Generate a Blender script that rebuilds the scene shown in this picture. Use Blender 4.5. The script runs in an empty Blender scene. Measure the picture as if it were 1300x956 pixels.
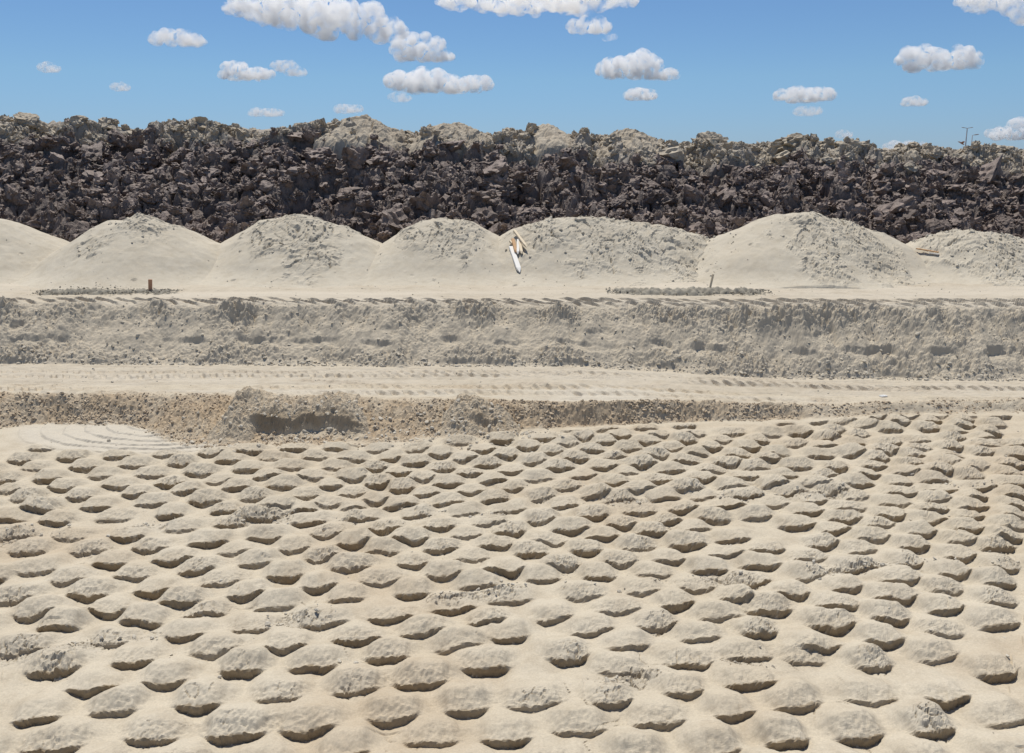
import bpy, math, random
import numpy as np
from mathutils import Vector, Matrix, Euler

random.seed(7)
rng = np.random.default_rng(11)
scene = bpy.context.scene
col = scene.collection

# ------------------------------------------------------------------ camera
F_PX, CX, CY, CAM_H = 1100.0, 650.0, 433.0, 3.0
PITCH = math.atan((CY - 206.0) / F_PX)
cam_d = bpy.data.cameras.new('camera')
cam_d.sensor_width = 36.0
cam_d.lens = 36.0 * F_PX / 1300.0
cam_d.shift_y = -45.0 / 1300.0
cam_d.clip_start, cam_d.clip_end = 0.1, 60000.0
cam = bpy.data.objects.new('camera', cam_d)
cam.location = (0, 0, CAM_H)
cam.rotation_euler = (math.pi / 2 - PITCH, 0, 0)
col.objects.link(cam)
scene.camera = cam

# ------------------------------------------------------------------ sky and sun
SUN_EL, SUN_AZ = math.radians(69), math.radians(-16)      # azimuth from +Y towards +X
world = bpy.data.worlds.new('World')
scene.world = world
world.use_nodes = True
wn = world.node_tree
wn.nodes.clear()
w_out = wn.nodes.new('ShaderNodeOutputWorld')
w_bg = wn.nodes.new('ShaderNodeBackground')
w_sky = wn.nodes.new('ShaderNodeTexSky')
w_sky.sky_type = 'NISHITA'
w_sky.sun_disc = False
w_sky.sun_elevation = SUN_EL
w_sky.sun_rotation = SUN_AZ
w_sky.air_density = 1.0
w_sky.dust_density = 0.0
w_sky.ozone_density = 2.0
w_bg.inputs['Strength'].default_value = 0.08
# the clear air near the horizon is bluer in the photograph than the sky model's: one smooth tint by elevation, the same all round
w_tc = wn.nodes.new('ShaderNodeTexCoord'); w_sep = wn.nodes.new('ShaderNodeSeparateXYZ'); w_ramp = wn.nodes.new('ShaderNodeValToRGB')
wn.links.new(w_tc.outputs['Generated'], w_sep.inputs[0]); wn.links.new(w_sep.outputs['Z'], w_ramp.inputs['Fac'])
for w_e, w_p, w_c in zip((w_ramp.color_ramp.elements[0], w_ramp.color_ramp.elements[1], w_ramp.color_ramp.elements.new(0.09)), (0.0, 0.30, 0.09),
                         ((0.44, 0.66, 1.2, 1), (0.93, 1.0, 1.02, 1), (0.62, 0.84, 1.12, 1))):
    w_e.position = w_p; w_e.color = w_c
w_mul = wn.nodes.new('ShaderNodeMix'); w_mul.data_type = 'RGBA'; w_mul.blend_type = 'MULTIPLY'; w_mul.inputs[0].default_value = 1.0
wn.links.new(w_sky.outputs[0], w_mul.inputs[6]); wn.links.new(w_ramp.outputs[0], w_mul.inputs[7])
wn.links.new(w_mul.outputs[2], w_bg.inputs['Color'])
wn.links.new(w_bg.outputs[0], w_out.inputs['Surface'])

sun_d = bpy.data.lights.new('sun', 'SUN')
sun_d.energy = 4.6
sun_d.angle = math.radians(0.5)
sun_d.color = (1.0, 0.95, 0.865)
sun = bpy.data.objects.new('sun', sun_d)
sdir = Vector((math.sin(SUN_AZ) * math.cos(SUN_EL), math.cos(SUN_AZ) * math.cos(SUN_EL), math.sin(SUN_EL)))
sun.rotation_euler = sdir.to_track_quat('Z', 'Y').to_euler()
col.objects.link(sun)

scene.view_settings.view_transform = 'Standard'
scene.view_settings.look = 'None'
scene.view_settings.exposure = 0.0
scene.view_settings.gamma = 1.0
scene.render.engine = 'CYCLES'
scene.cycles.max_bounces = 12
scene.cycles.diffuse_bounces = 3
scene.cycles.volume_bounces = 10
scene.cycles.use_denoising = True

# ------------------------------------------------------------------ helpers
def ray(u, v):
    """direction of the view ray of a photograph pixel, scaled so that dy = 1"""
    xc, yc = (u - CX) / F_PX, -(v - CY) / F_PX
    dy = math.cos(PITCH) + yc * math.sin(PITCH)
    dz = -math.sin(PITCH) + yc * math.cos(PITCH)
    return xc / dy, dz / dy

def on_plane(u, v, z):
    kx, kz = ray(u, v)
    y = (z - CAM_H) / kz
    return kx * y, y

def at_y(u, v, y):
    kx, kz = ray(u, v)
    return kx * y, CAM_H + kz * y

_perm = np.random.default_rng(3).permutation(4096).astype(np.int64)
_ang = np.random.default_rng(4).random(4096) * 2 * np.pi
_gx, _gy = np.cos(_ang), np.sin(_ang)

def perlin(x, y, seed=0):
    x = np.asarray(x, dtype=np.float64); y = np.asarray(y, dtype=np.float64)
    xi = np.floor(x).astype(np.int64); yi = np.floor(y).astype(np.int64)
    fx, fy = x - xi, y - yi
    ux = fx * fx * fx * (fx * (fx * 6 - 15) + 10)
    uy = fy * fy * fy * (fy * (fy * 6 - 15) + 10)
    def g(ix, iy, dx, dy):
        h = _perm[(_perm[(ix + seed * 131) & 4095] + iy) & 4095]
        return _gx[h] * dx + _gy[h] * dy
    a = g(xi, yi, fx, fy); b = g(xi + 1, yi, fx - 1, fy)
    c = g(xi, yi + 1, fx, fy - 1); d = g(xi + 1, yi + 1, fx - 1, fy - 1)
    return 1.5 * ((a + (b - a) * ux) * (1 - uy) + (c + (d - c) * ux) * uy)

def fbm(x, y, f, octv=4, gain=0.5, seed=0):
    s, a, n = 0.0, 1.0, 0.0
    for i in range(octv):
        s = s + a * perlin(x * f, y * f, seed + i * 7)
        n += a; a *= gain; f *= 2.03
    return s / n

def ridged(x, y, f, octv=4, gain=0.55, seed=0):
    s, a, n = 0.0, 1.0, 0.0
    for i in range(octv):
        s = s + a * (1 - 2 * np.abs(perlin(x * f, y * f, seed + i * 7)))
        n += a; a *= gain; f *= 2.07
    return s / n

def voro(x, y, f, seed=0, jit=0.9):
    """distance to the first and second feature point and a random value of the cell"""
    x = x * f; y = y * f
    xi = np.floor(x).astype(np.int64); yi = np.floor(y).astype(np.int64)
    d1 = np.full(x.shape, 9.0); d2 = np.full(x.shape, 9.0); cv = np.zeros(x.shape)
    for dx in (-1, 0, 1):
        for dy in (-1, 0, 1):
            h = _perm[(_perm[(xi + dx + seed * 57) & 4095] + yi + dy) & 4095]
            px = xi + dx + 0.5 + jit * (_ang[h] / (2 * np.pi) - 0.5)
            py = yi + dy + 0.5 + jit * (_ang[(h + 1777) & 4095] / (2 * np.pi) - 0.5)
            d = np.hypot(px - x, py - y)
            nearer = d < d1
            d2 = np.where(nearer, d1, np.minimum(d2, d))
            cv = np.where(nearer, _ang[(h + 501) & 4095] / (2 * np.pi), cv)
            d1 = np.where(nearer, d, d1)
    return d1, d2, cv

def sst(a, b, x):
    t = np.clip((x - a) / (b - a), 0, 1)
    return t * t * (3 - 2 * t)

def tag(o, label=None, cat=None, group=None, kind=None):
    if label: o['label'] = label
    if cat: o['category'] = cat
    if group: o['group'] = group
    if kind: o['kind'] = kind
    return o

def link(name, me, m=None, parent=None):
    if m is not None:
        me.materials.clear(); me.materials.append(m)
    o = bpy.data.objects.new(name, me)
    col.objects.link(o)
    if parent is not None: o.parent = parent
    return o

def grid_mesh(name, X, Y, Z, attrs=None, smooth=True):
    ny, nx = X.shape
    co = np.stack([X, Y, Z], -1).reshape(-1, 3).astype(np.float32)
    idx = np.arange(ny * nx, dtype=np.int32).reshape(ny, nx)
    q = np.stack([idx[:-1, :-1], idx[:-1, 1:], idx[1:, 1:], idx[1:, :-1]], -1).reshape(-1, 4)
    me = bpy.data.meshes.new(name)
    me.vertices.add(len(co)); me.vertices.foreach_set('co', co.ravel())
    me.loops.add(q.size); me.loops.foreach_set('vertex_index', q.ravel())
    me.polygons.add(len(q))
    me.polygons.foreach_set('loop_start', np.arange(0, q.size, 4, dtype=np.int32))
    me.polygons.foreach_set('use_smooth', np.full(len(q), smooth))
    me.update(calc_edges=True)
    for k, a in (attrs or {}).items():
        at = me.attributes.new(k, 'FLOAT', 'POINT')
        at.data.foreach_set('value', np.asarray(a, dtype=np.float32).ravel())
    return me

def mesh_from(name, verts, faces, smooth=False):
    me = bpy.data.meshes.new(name)
    me.from_pydata([tuple(v) for v in verts], [], [tuple(f) for f in faces])
    me.polygons.foreach_set('use_smooth', np.full(len(me.polygons), smooth))
    me.update()
    return me

# ------------------------------------------------------------------ materials
class NT:
    def __init__(s, name):
        s.m = bpy.data.materials.new(name); s.m.use_nodes = True
        s.t = s.m.node_tree; s.t.nodes.clear()
        s.out = s.n('ShaderNodeOutputMaterial')
    def n(s, kind, **kw):
        nd = s.t.nodes.new(kind)
        for k, v in kw.items(): setattr(nd, k, v)
        return nd
    def l(s, a, b): s.t.links.new(a, b)
    def noise(s, vec, scale, detail=5, rough=0.6, dist=0.0):
        nd = s.n('ShaderNodeTexNoise')
        nd.inputs['Scale'].default_value = scale; nd.inputs['Detail'].default_value = detail
        nd.inputs['Roughness'].default_value = rough; nd.inputs['Distortion'].default_value = dist
        s.l(vec, nd.inputs['Vector']); return nd.outputs['Fac']
    def ramp(s, fac, pts):
        nd = s.n('ShaderNodeValToRGB'); e = nd.color_ramp.elements
        while len(e) < len(pts): e.new(0.5)
        for k, (p, c) in enumerate(pts):
            e[k].position = p; e[k].color = (c[0], c[1], c[2], 1) if not isinstance(c, float) else (c, c, c, 1)
        s.l(fac, nd.inputs['Fac']); return nd.outputs['Color']
    def mix(s, fac, a, b, mode='MIX'):
        nd = s.n('ShaderNodeMix', data_type='RGBA', blend_type=mode)
        for sock, v in ((nd.inputs[0], fac), (nd.inputs[6], a), (nd.inputs[7], b)):
            if hasattr(v, 'is_output'): s.l(v, sock)
            elif isinstance(v, (int, float)): sock.default_value = v
            else: sock.default_value = (v[0], v[1], v[2], 1)
        return nd.outputs[2]
    def math(s, op, a, b=0.0):
        nd = s.n('ShaderNodeMath', operation=op)
        for sock, v in ((nd.inputs[0], a), (nd.inputs[1], b)):
            if hasattr(v, 'is_output'): s.l(v, sock)
            else: sock.default_value = v
        return nd.outputs[0]
    def attr(s, name):
        nd = s.n('ShaderNodeAttribute'); nd.attribute_name = name; return nd.outputs['Fac']

def soil_material(name, base, dark, light, brown=None, grey=None, pale=None, tan=None, bump=0.55, grain=160.0,
                  bump_dist=0.006, coarse=0.0, coarse_scale=14.0, objspace=False, gloss=0.95, spec=0.15, big_scale=0.55, mid_scale=4.5):
    k = NT(name)
    tc = k.n('ShaderNodeTexCoord'); geo = k.n('ShaderNodeNewGeometry')
    vec = tc.outputs['Object'] if objspace else geo.outputs['Position']
    big = k.noise(vec, big_scale, 4, 0.6, 0.4)
    mid = k.noise(vec, mid_scale, 6, 0.65, 0.3)
    fine = k.noise(vec, grain, 3, 0.7)
    c = k.mix(k.ramp(big, [(0.3, 0.0), (0.72, 1.0)]), base, light)
    c = k.mix(k.math('MULTIPLY', k.ramp(mid, [(0.45, 0.0), (0.75, 1.0)]), 0.65), c, dark)
    for nm, cc in (('brown', brown), ('grey', grey), ('pale', pale), ('tan', tan)):
        if cc is None: continue
        a = k.attr(nm)
        a2 = k.math('MULTIPLY', a, k.math('ADD', k.math('MULTIPLY', mid, 0.9), 0.5))
        nd = k.n('ShaderNodeClamp'); k.l(a2, nd.inputs[0])
        c = k.mix(nd.outputs[0], c, cc)
    v = k.math('ADD', k.math('MULTIPLY', fine, 0.60), 0.70)
    hsv = k.n('ShaderNodeHueSaturation'); k.l(c, hsv.inputs['Color']); k.l(v, hsv.inputs['Value'])
    p = k.n('ShaderNodeBsdfPrincipled')
    p.inputs['Roughness'].default_value = gloss
    p.inputs['Specular IOR Level'].default_value = spec
    k.l(hsv.outputs[0], p.inputs['Base Color'])
    b = k.n('ShaderNodeBump'); b.inputs['Strength'].default_value = bump; b.inputs['Distance'].default_value = bump_dist
    grn = k.noise(vec, grain * 0.45, 6, 0.75)
    k.l(grn, b.inputs['Height'])
    last = b
    if coarse > 0:
        b2 = k.n('ShaderNodeBump'); b2.inputs['Strength'].default_value = coarse; b2.inputs['Distance'].default_value = 0.03
        k.l(k.noise(vec, coarse_scale, 8, 0.7, 0.5), b2.inputs['Height'])
        k.l(b.outputs[0], b2.inputs['Normal']); last = b2
    k.l(last.outputs[0], p.inputs['Normal'])
    k.l(p.outputs[0], k.out.inputs['Surface'])
    return k.m

SAND = (0.480, 0.418, 0.318); SAND_D = (0.365, 0.305, 0.222); SAND_L = (0.52, 0.463, 0.365)
M_sand = soil_material('compacted_sand', SAND, SAND_D, SAND_L, grain=75.0, tan=(0.23, 0.172, 0.105), brown=(0.42, 0.33, 0.225), grey=(0.43, 0.395, 0.33), pale=(0.54, 0.52, 0.47))  # tan here is the dark tone that paints shade on the print walls
M_track = soil_material('track_sand', (0.46, 0.402, 0.312), (0.35, 0.295, 0.215), (0.50, 0.447, 0.36), brown=(0.40, 0.33, 0.245),
                        grey=(0.485, 0.422, 0.325), pale=(0.53, 0.475, 0.385))
M_mound = soil_material('dumped_sand', (0.51, 0.455, 0.36), (0.43, 0.372, 0.28), (0.55, 0.50, 0.405), brown=(0.38, 0.335, 0.255), coarse=0.12)
M_pile = soil_material('cut_earth', (0.48, 0.40, 0.29), (0.38, 0.30, 0.205), (0.51, 0.44, 0.335), brown=(0.25, 0.19, 0.122), coarse=0.25)
M_heap = soil_material('dark_topsoil', (0.100, 0.072, 0.057), (0.032, 0.023, 0.019), (0.25, 0.194, 0.162), tan=(0.36, 0.31, 0.245),
                       bump=0.6, grain=45, bump_dist=0.03, coarse=0.9, coarse_scale=7, gloss=0.62, spec=0.45, big_scale=1.7, mid_scale=9)
M_clod = soil_material('dark_clod', (0.125, 0.089, 0.070), (0.034, 0.024, 0.019), (0.34, 0.262, 0.218), bump=0.6, grain=40, bump_dist=0.03,
                       coarse=0.9, coarse_scale=9, gloss=0.62, spec=0.45, big_scale=1.7, mid_scale=9)
M_tan = soil_material('tan_clod', (0.43, 0.368, 0.28), (0.25, 0.205, 0.155), (0.50, 0.44, 0.35), bump=0.6, grain=40, bump_dist=0.03,
                      coarse=0.5, coarse_scale=6)
M_crumb = soil_material('sand_crumb', (0.52, 0.465, 0.375), (0.43, 0.375, 0.29), (0.56, 0.515, 0.43))
M_crumb_brown = soil_material('brown_crumb', (0.48, 0.385, 0.275), (0.38, 0.295, 0.20), (0.51, 0.43, 0.32))
M_crumb_grey = soil_material('grey_crumb', (0.50, 0.445, 0.355), (0.43, 0.37, 0.285), (0.55, 0.50, 0.41))
M_wind = soil_material('damp_soil', (0.28, 0.255, 0.205), (0.19, 0.165, 0.125), (0.35, 0.325, 0.27), bump=0.6)

def wood(name, a, b):
    k = NT(name); tc = k.n('ShaderNodeTexCoord')
    mp = k.n('ShaderNodeMapping'); mp.inputs['Scale'].default_value = (60, 60, 3)
    k.l(tc.outputs['Object'], mp.inputs['Vector'])
    c = k.mix(k.noise(mp.outputs[0], 1.0, 6, 0.6, 0.6), a, b)
    p = k.n('ShaderNodeBsdfPrincipled'); p.inputs['Roughness'].default_value = 0.75
    k.l(c, p.inputs['Base Color']); k.l(p.outputs[0], k.out.inputs['Surface']); return k.m
M_wood = wood('pale_wood', (0.72, 0.62, 0.46), (0.60, 0.48, 0.32))
M_white = wood('whitened_wood', (0.82, 0.80, 0.76), (0.72, 0.69, 0.63))
M_orange = wood('fresh_pine', (0.55, 0.33, 0.16), (0.42, 0.24, 0.11))
M_brown = wood('brown_stake_wood', (0.50, 0.27, 0.16), (0.38, 0.20, 0.115))
def plain(name, c, rough=0.5, metal=0.0):
    k = NT(name); tc = k.n('ShaderNodeTexCoord')
    cc = k.mix(k.noise(tc.outputs['Object'], 3.0, 4), c, tuple(x * 0.8 for x in c))
    p = k.n('ShaderNodeBsdfPrincipled'); p.inputs['Roughness'].default_value = rough; p.inputs['Metallic'].default_value = metal
    k.l(cc, p.inputs['Base Color']); k.l(p.outputs[0], k.out.inputs['Surface']); return k.m
M_steel = plain('galvanised_steel', (0.23, 0.24, 0.27), 0.55, 0.3)
M_lamp = plain('lamp_housing', (0.28, 0.27, 0.28), 0.5)
M_bird = plain('brown_plumage', (0.22, 0.12, 0.09), 0.8)

# ------------------------------------------------------------------ the prints of the padded roller, read off the photograph
SRC = [
 (0, 540, "200,135 90,200 345,185 585,180 825,175 1050,165 1240,155 160,245 415,235 660,225 895,215 1140,195 15,300 235,295 500,280 750,275 990,265 1230,245 40,360 300,345 580,330 850,320 1095,310 115,400 395,390 665,380 925,365 1180,350 180,460 475,440 755,425 1020,410 1265,395 30,500 265,515 560,495 845,475 1115,460 60,590 340,600 635,590 900,550 1150,520 130,660 440,660 745,650 1040,620"),
 (320, 540, "50,80 220,80 410,80 540,115 640,95 20,150 205,145 420,140 625,150 830,145 1035,115 1250,100 800,95 1010,60 1220,40 100,190 310,185 500,195 690,185 940,170 1160,150 190,245 410,240 620,240 820,210 1070,195 1270,180 70,295 290,290 500,290 730,265 955,240 1180,220 145,330 395,330 625,315 850,295 1090,275 1290,260 40,395 265,385 500,365 750,335 980,320 1210,310 125,450 380,425 620,405 870,375 1100,360 1290,345 260,460 510,440 740,430 985,410 1220,405 50,490 280,510 550,490 820,470 1070,465 1290,450 375,580 660,555 930,540 1190,525 60,600 215,655 510,630 790,605 1075,585 1290,560 640,660 945,650 1220,630"),
 (650, 540, "120,40 300,45 480,50 670,40 870,25 160,95 360,95 540,85 735,85 920,75 1110,65 80,135 280,130 470,120 690,115 880,105 1060,110 1240,100 210,165 400,160 600,150 800,150 1000,145 1190,140 115,215 320,200 520,195 730,190 930,180 1130,180 240,245 460,235 660,230 870,210 1080,220 1230,240 140,300 360,285 580,265 800,255 1000,255 1170,290 50,350 280,345 510,325 740,310 960,300 1110,340 160,395 420,385 650,365 890,355 270,430 540,400 770,390 960,380 1180,380 150,505 400,490 640,460 860,445 1090,435 45,565 295,555 550,535 790,515 1010,495 1230,480 190,610 450,590 700,575 930,555 370,655 640,640 885,625 1110,600 100,665"),
 (970, 520, "80,45 110,85 280,75 410,80 570,75 730,65 880,55 1030,50 1190,50 40,150 190,140 370,135 520,100 680,90 840,80 1010,80 1160,60 340,165 490,155 640,115 830,115 1010,110 1170,100 170,200 310,215 450,190 640,190 790,180 980,130 1150,140 75,250 290,250 455,245 620,235 790,225 970,170 1120,165 1280,195 30,285 170,315 370,315 580,270 760,255 950,220 1130,205 110,365 320,360 560,310 750,305 920,300 940,260 1110,240 1280,255 60,410 270,405 530,355 720,350 890,345 1070,325 1250,305 150,435 350,430 490,395 690,390 860,380 1050,365 1240,350 50,500 260,480 470,465 690,450 900,430 1110,430 1280,405 230,540 430,520 660,495 880,490 1070,475 1270,465 170,600 410,580 640,555 860,540 1060,520 1280,510 370,635 590,615 850,585 1050,575 1270,565 310,710 555,680 800,655 1030,635 1260,620 20,740 500,740 760,725 1000,690 1240,670 1190,710"),
 (0, 700, "75,55 180,125 540,95 860,75 1170,45 340,185 650,160 980,130 1270,100 430,250 750,230 1100,195 60,275 530,330 890,300 1230,255 165,355 700,380 1020,345 280,415 540,490 920,460 1250,430 100,540 260,630 660,600 1060,555 1200,640"),
 (320, 700, "50,100 350,75 650,45 950,30 1220,5 160,160 490,125 800,100 1095,70 25,260 340,215 640,190 960,155 1260,135 110,310 470,270 800,240 1130,205 30,430 360,405 690,380 1015,325 1290,280 170,530 520,490 850,465 1180,405 300,620 670,580 1040,525 1290,470 1170,620"),
 (650, 700, "85,55 365,35 630,15 900,0 30,130 260,115 540,95 790,80 1070,60 1290,40 160,170 440,160 710,150 990,125 1250,100 60,300 360,275 660,245 930,220 1210,190 215,380 540,345 835,310 1130,290 60,490 410,445 740,410 1050,375 1290,330 290,570 590,520 950,480 1250,450 890,600 1200,570 540,640"),
 (970, 700, "750,25 240,80 510,55 990,65 240,165 480,130 730,100 1210,120 150,260 420,235 690,195 960,155 1190,200 90,350 370,320 660,285 920,240 50,440 350,410 640,380 920,340 1190,295 290,525 610,490 910,450 1190,405 210,580 570,610 890,570 290,620 1180,645"),
]
prints = []          # x, y of the foot of the print's far wall
for ox, oy, s in SRC:
    for tok in s.split():
        a, b = tok.split(',')
        x, y = on_plane(ox + float(a) / 3.94, oy + float(b) / 3.94, -0.03)
        if all((x - p[0]) ** 2 + (y - p[1]) ** 2 > 0.15 ** 2 for p in prints):
            prints.append((x, y))
seen_prints = len(prints)
# the same rolled pattern goes on outside the part of the ground the photograph shows
pa = np.array(on_plane(320 + 30 / 3.94, 700 + 430 / 3.94, -0.03)); pb = np.array(on_plane(320 + 360 / 3.94, 700 + 405 / 3.94, -0.03))
pc = np.array(on_plane(320 + 170 / 3.94, 700 + 530 / 3.94, -0.03))
va, vb = pb - pa, pc - pa
_EF = np.array([on_plane(u, v, 0.0) for u, v in [(-500, 560), (-200, 556), (0, 556), (250, 562), (480, 562), (650, 546), (900, 535), (1100, 529), (1300, 523), (1800, 515)]])
_ET = np.array([on_plane(u, v, 0.25) for u, v in [(-500, 498), (-200, 499), (0, 500), (280, 501), (480, 507), (650, 509), (900, 511), (1100, 514), (1300, 516), (1800, 510)]])
def edge_y(x):      # far edge of the rolled field
    return np.interp(x, _EF[:, 0], _EF[:, 1])
cands = []
for i in range(-40, 41):
    for j in range(-40, 41):
        p = pa + va * i + vb * j + rng.normal(0, 0.025, 2)
        if 1.9 < p[1] < float(edge_y(p[0])) - 0.25 and abs(p[0]) < 0.85 * (p[1] + 1.4) + 1.0:
            fx = 650 + F_PX * p[0] / (p[1] * math.cos(PITCH) + CAM_H * math.sin(PITCH))
            if p[1] > 4.62 and -8 < fx < 1308: continue
            cands.append(p)
for p in cands:
    if all((p[0] - q[0]) ** 2 + (p[1] - q[1]) ** 2 > 0.27 ** 2 for q in prints):
        prints.append((p[0], p[1]))
prints = np.array(prints)
P_rand = rng.random((len(prints), 5))

def poly_world(pts, z=0.0):
    return np.array([on_plane(u, v, z) for u, v in pts])
BANDS = [poly_world([(-150, 705), (0, 688), (140, 672), (330, 657), (520, 655), (640, 648), (750, 640), (900, 635), (1000, 630), (1300, 613), (1450, 606)]),
         poly_world([(-120, 850), (0, 832), (120, 822), (250, 802), (400, 786), (520, 768), (700, 746), (850, 740), (1000, 735), (1100, 725), (1280, 715), (1450, 705)]),
         poly_world([(740, 872), (850, 850), (1000, 850), (1060, 862)])]
def band_w(x, y):
    w = np.zeros(np.shape(x))
    for k, b in enumerate(BANDS):
        yy = np.interp(x, b[:, 0], b[:, 1], left=-99, right=-99)
        w = np.maximum(w, np.exp(-((y - yy) / (0.13 if k else 0.16)) ** 2))
    return w

def print_height(i, X, Y):
    """height of one print: smooth sloping floor, steep far wall, cracked dome behind it"""
    r = P_rand[i]
    s = 0.42
    ang = 0.10 + 0.25 * (r[0] - 0.5)
    dx, dy = (X - prints[i, 0]) / s, (Y - prints[i, 1]) / s
    u = dx * math.cos(ang) + dy * math.sin(ang)
    v = -dx * math.sin(ang) + dy * math.cos(ang)
    u = u / (0.84 + 0.32 * r[1])
    au = np.abs(u)
    amp = 0.55 + 0.7 * r[2]
    v = v + 0.03 * perlin(X * 9, Y * 9, 5 + i % 9) + 0.014 * perlin(X * 30, Y * 30, 6) - 0.9 * np.clip(au - 0.17, 0, 1) ** 1.6 * (0.7 + 0.6 * r[3])
    side = 1 - sst(0.24, 0.36, au)
    sfl = 1 - sst(0.13, 0.46, au)
    sidew = 1 - sst(0.16, 0.60, au)
    step = np.clip(v / 0.028, 0, 1)
    floor = -0.036 * amp * sfl * np.clip((v + 0.72) / 0.72, 0, 1) ** 1.3 * (1 - step)
    crest = 0.013 * amp * side * step * (1 - sst(0.05, 0.80, v))
    dome = 0.066 * (0.6 + 0.7 * r[4]) * sidew * sst(-0.03, 0.36, v) * (1 - sst(0.24, 0.95, v))
    rough = 0.010 * sidew * sst(0.0, 0.05, v) * (1 - sst(0.12, 0.5, v)) * (perlin(X * 21, Y * 21, 13) + 0.7 * perlin(X * 47, Y * 47, 14)) * (0.4 + r[3])
    up = crest + dome + rough
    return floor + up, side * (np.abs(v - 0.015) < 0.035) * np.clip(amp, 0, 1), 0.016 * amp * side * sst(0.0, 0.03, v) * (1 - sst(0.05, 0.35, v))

def near_prints(X, Y, grid=True):
    Z = np.zeros_like(X)
    crack = np.zeros_like(X); damp = np.zeros_like(X); dY = np.zeros_like(X)  # damp: mask of the painted shade on each print's far wall
    for i in range(len(prints)):
        px, py = prints[i]
        if grid:
            yy = Y[:, 0]
            r0, r1 = np.searchsorted(yy, py - 0.42), np.searchsorted(yy, py + 0.42)
            if r1 - r0 < 2: continue
            xr = X[(r0 + r1) // 2]
            c0, c1 = np.searchsorted(xr, px - 0.36), np.searchsorted(xr, px + 0.36)
            if c1 - c0 < 2: continue
            hh, dd, oy = print_height(i, X[r0:r1, c0:c1], Y[r0:r1, c0:c1])
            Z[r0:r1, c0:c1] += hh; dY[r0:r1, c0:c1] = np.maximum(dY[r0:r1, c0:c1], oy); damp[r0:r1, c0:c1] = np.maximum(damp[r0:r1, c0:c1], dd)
            d = np.hypot(X[r0:r1, c0:c1] - px, (Y[r0:r1, c0:c1] - py - 0.06))
            crack[r0:r1, c0:c1] = np.maximum(crack[r0:r1, c0:c1], (1 - sst(0.05, 0.15, d)) * (P_rand[i, 3] > 0.62) * (0.25 + 0.6 * P_rand[i, 0]))
        else:
            m = (np.abs(X - px) < 0.36) & (np.abs(Y - py) < 0.42)
            if m.any(): Z[m] += print_height(i, X[m], Y[m])[0]
    return (Z, crack, damp, dY) if grid else Z

Z_TRACK, Z_TERR = 0.25, 0.95
def bank_foot(x): return edge_y(x) + 0.62 * np.exp(-((x + 5.0) / 1.05) ** 4)
def bank_top(x):
    return np.maximum(np.interp(x, _ET[:, 0], _ET[:, 1]), bank_foot(x) + 0.22)
def emb_foot(x):
    return np.interp(x, [-14, -7, 0, 3, 7, 14], [11.85, 11.75, 11.6, 11.5, 11.42, 11.4]) + 0.10 * fbm(x, x * 0 + 3.3, 0.55, 3, 0.5, 21)
# scooped bites in the face of the embankment: x pixel, half width px, strength
BITES = [(10, 95, 1.0), (92, 40, 0.8), (250, 55, 0.9), (315, 60, 0.9), (390, 55, 0.95), (455, 26, 0.8), (490, 30, 0.9), (565, 30, 0.7), (640, 45, 0.6), (735, 50, 0.8),
         (870, 70, 0.75), (1040, 40, 0.9), (1132, 75, 1.0), (1250, 70, 1.0), (1310, 60, 0.9), (-120, 90, 0.8), (1420, 90, 0.9)]
BITES = [(at_y(u, 430, 11.9)[0], w * 0.0108, s) for u, w, s in BITES]

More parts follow.
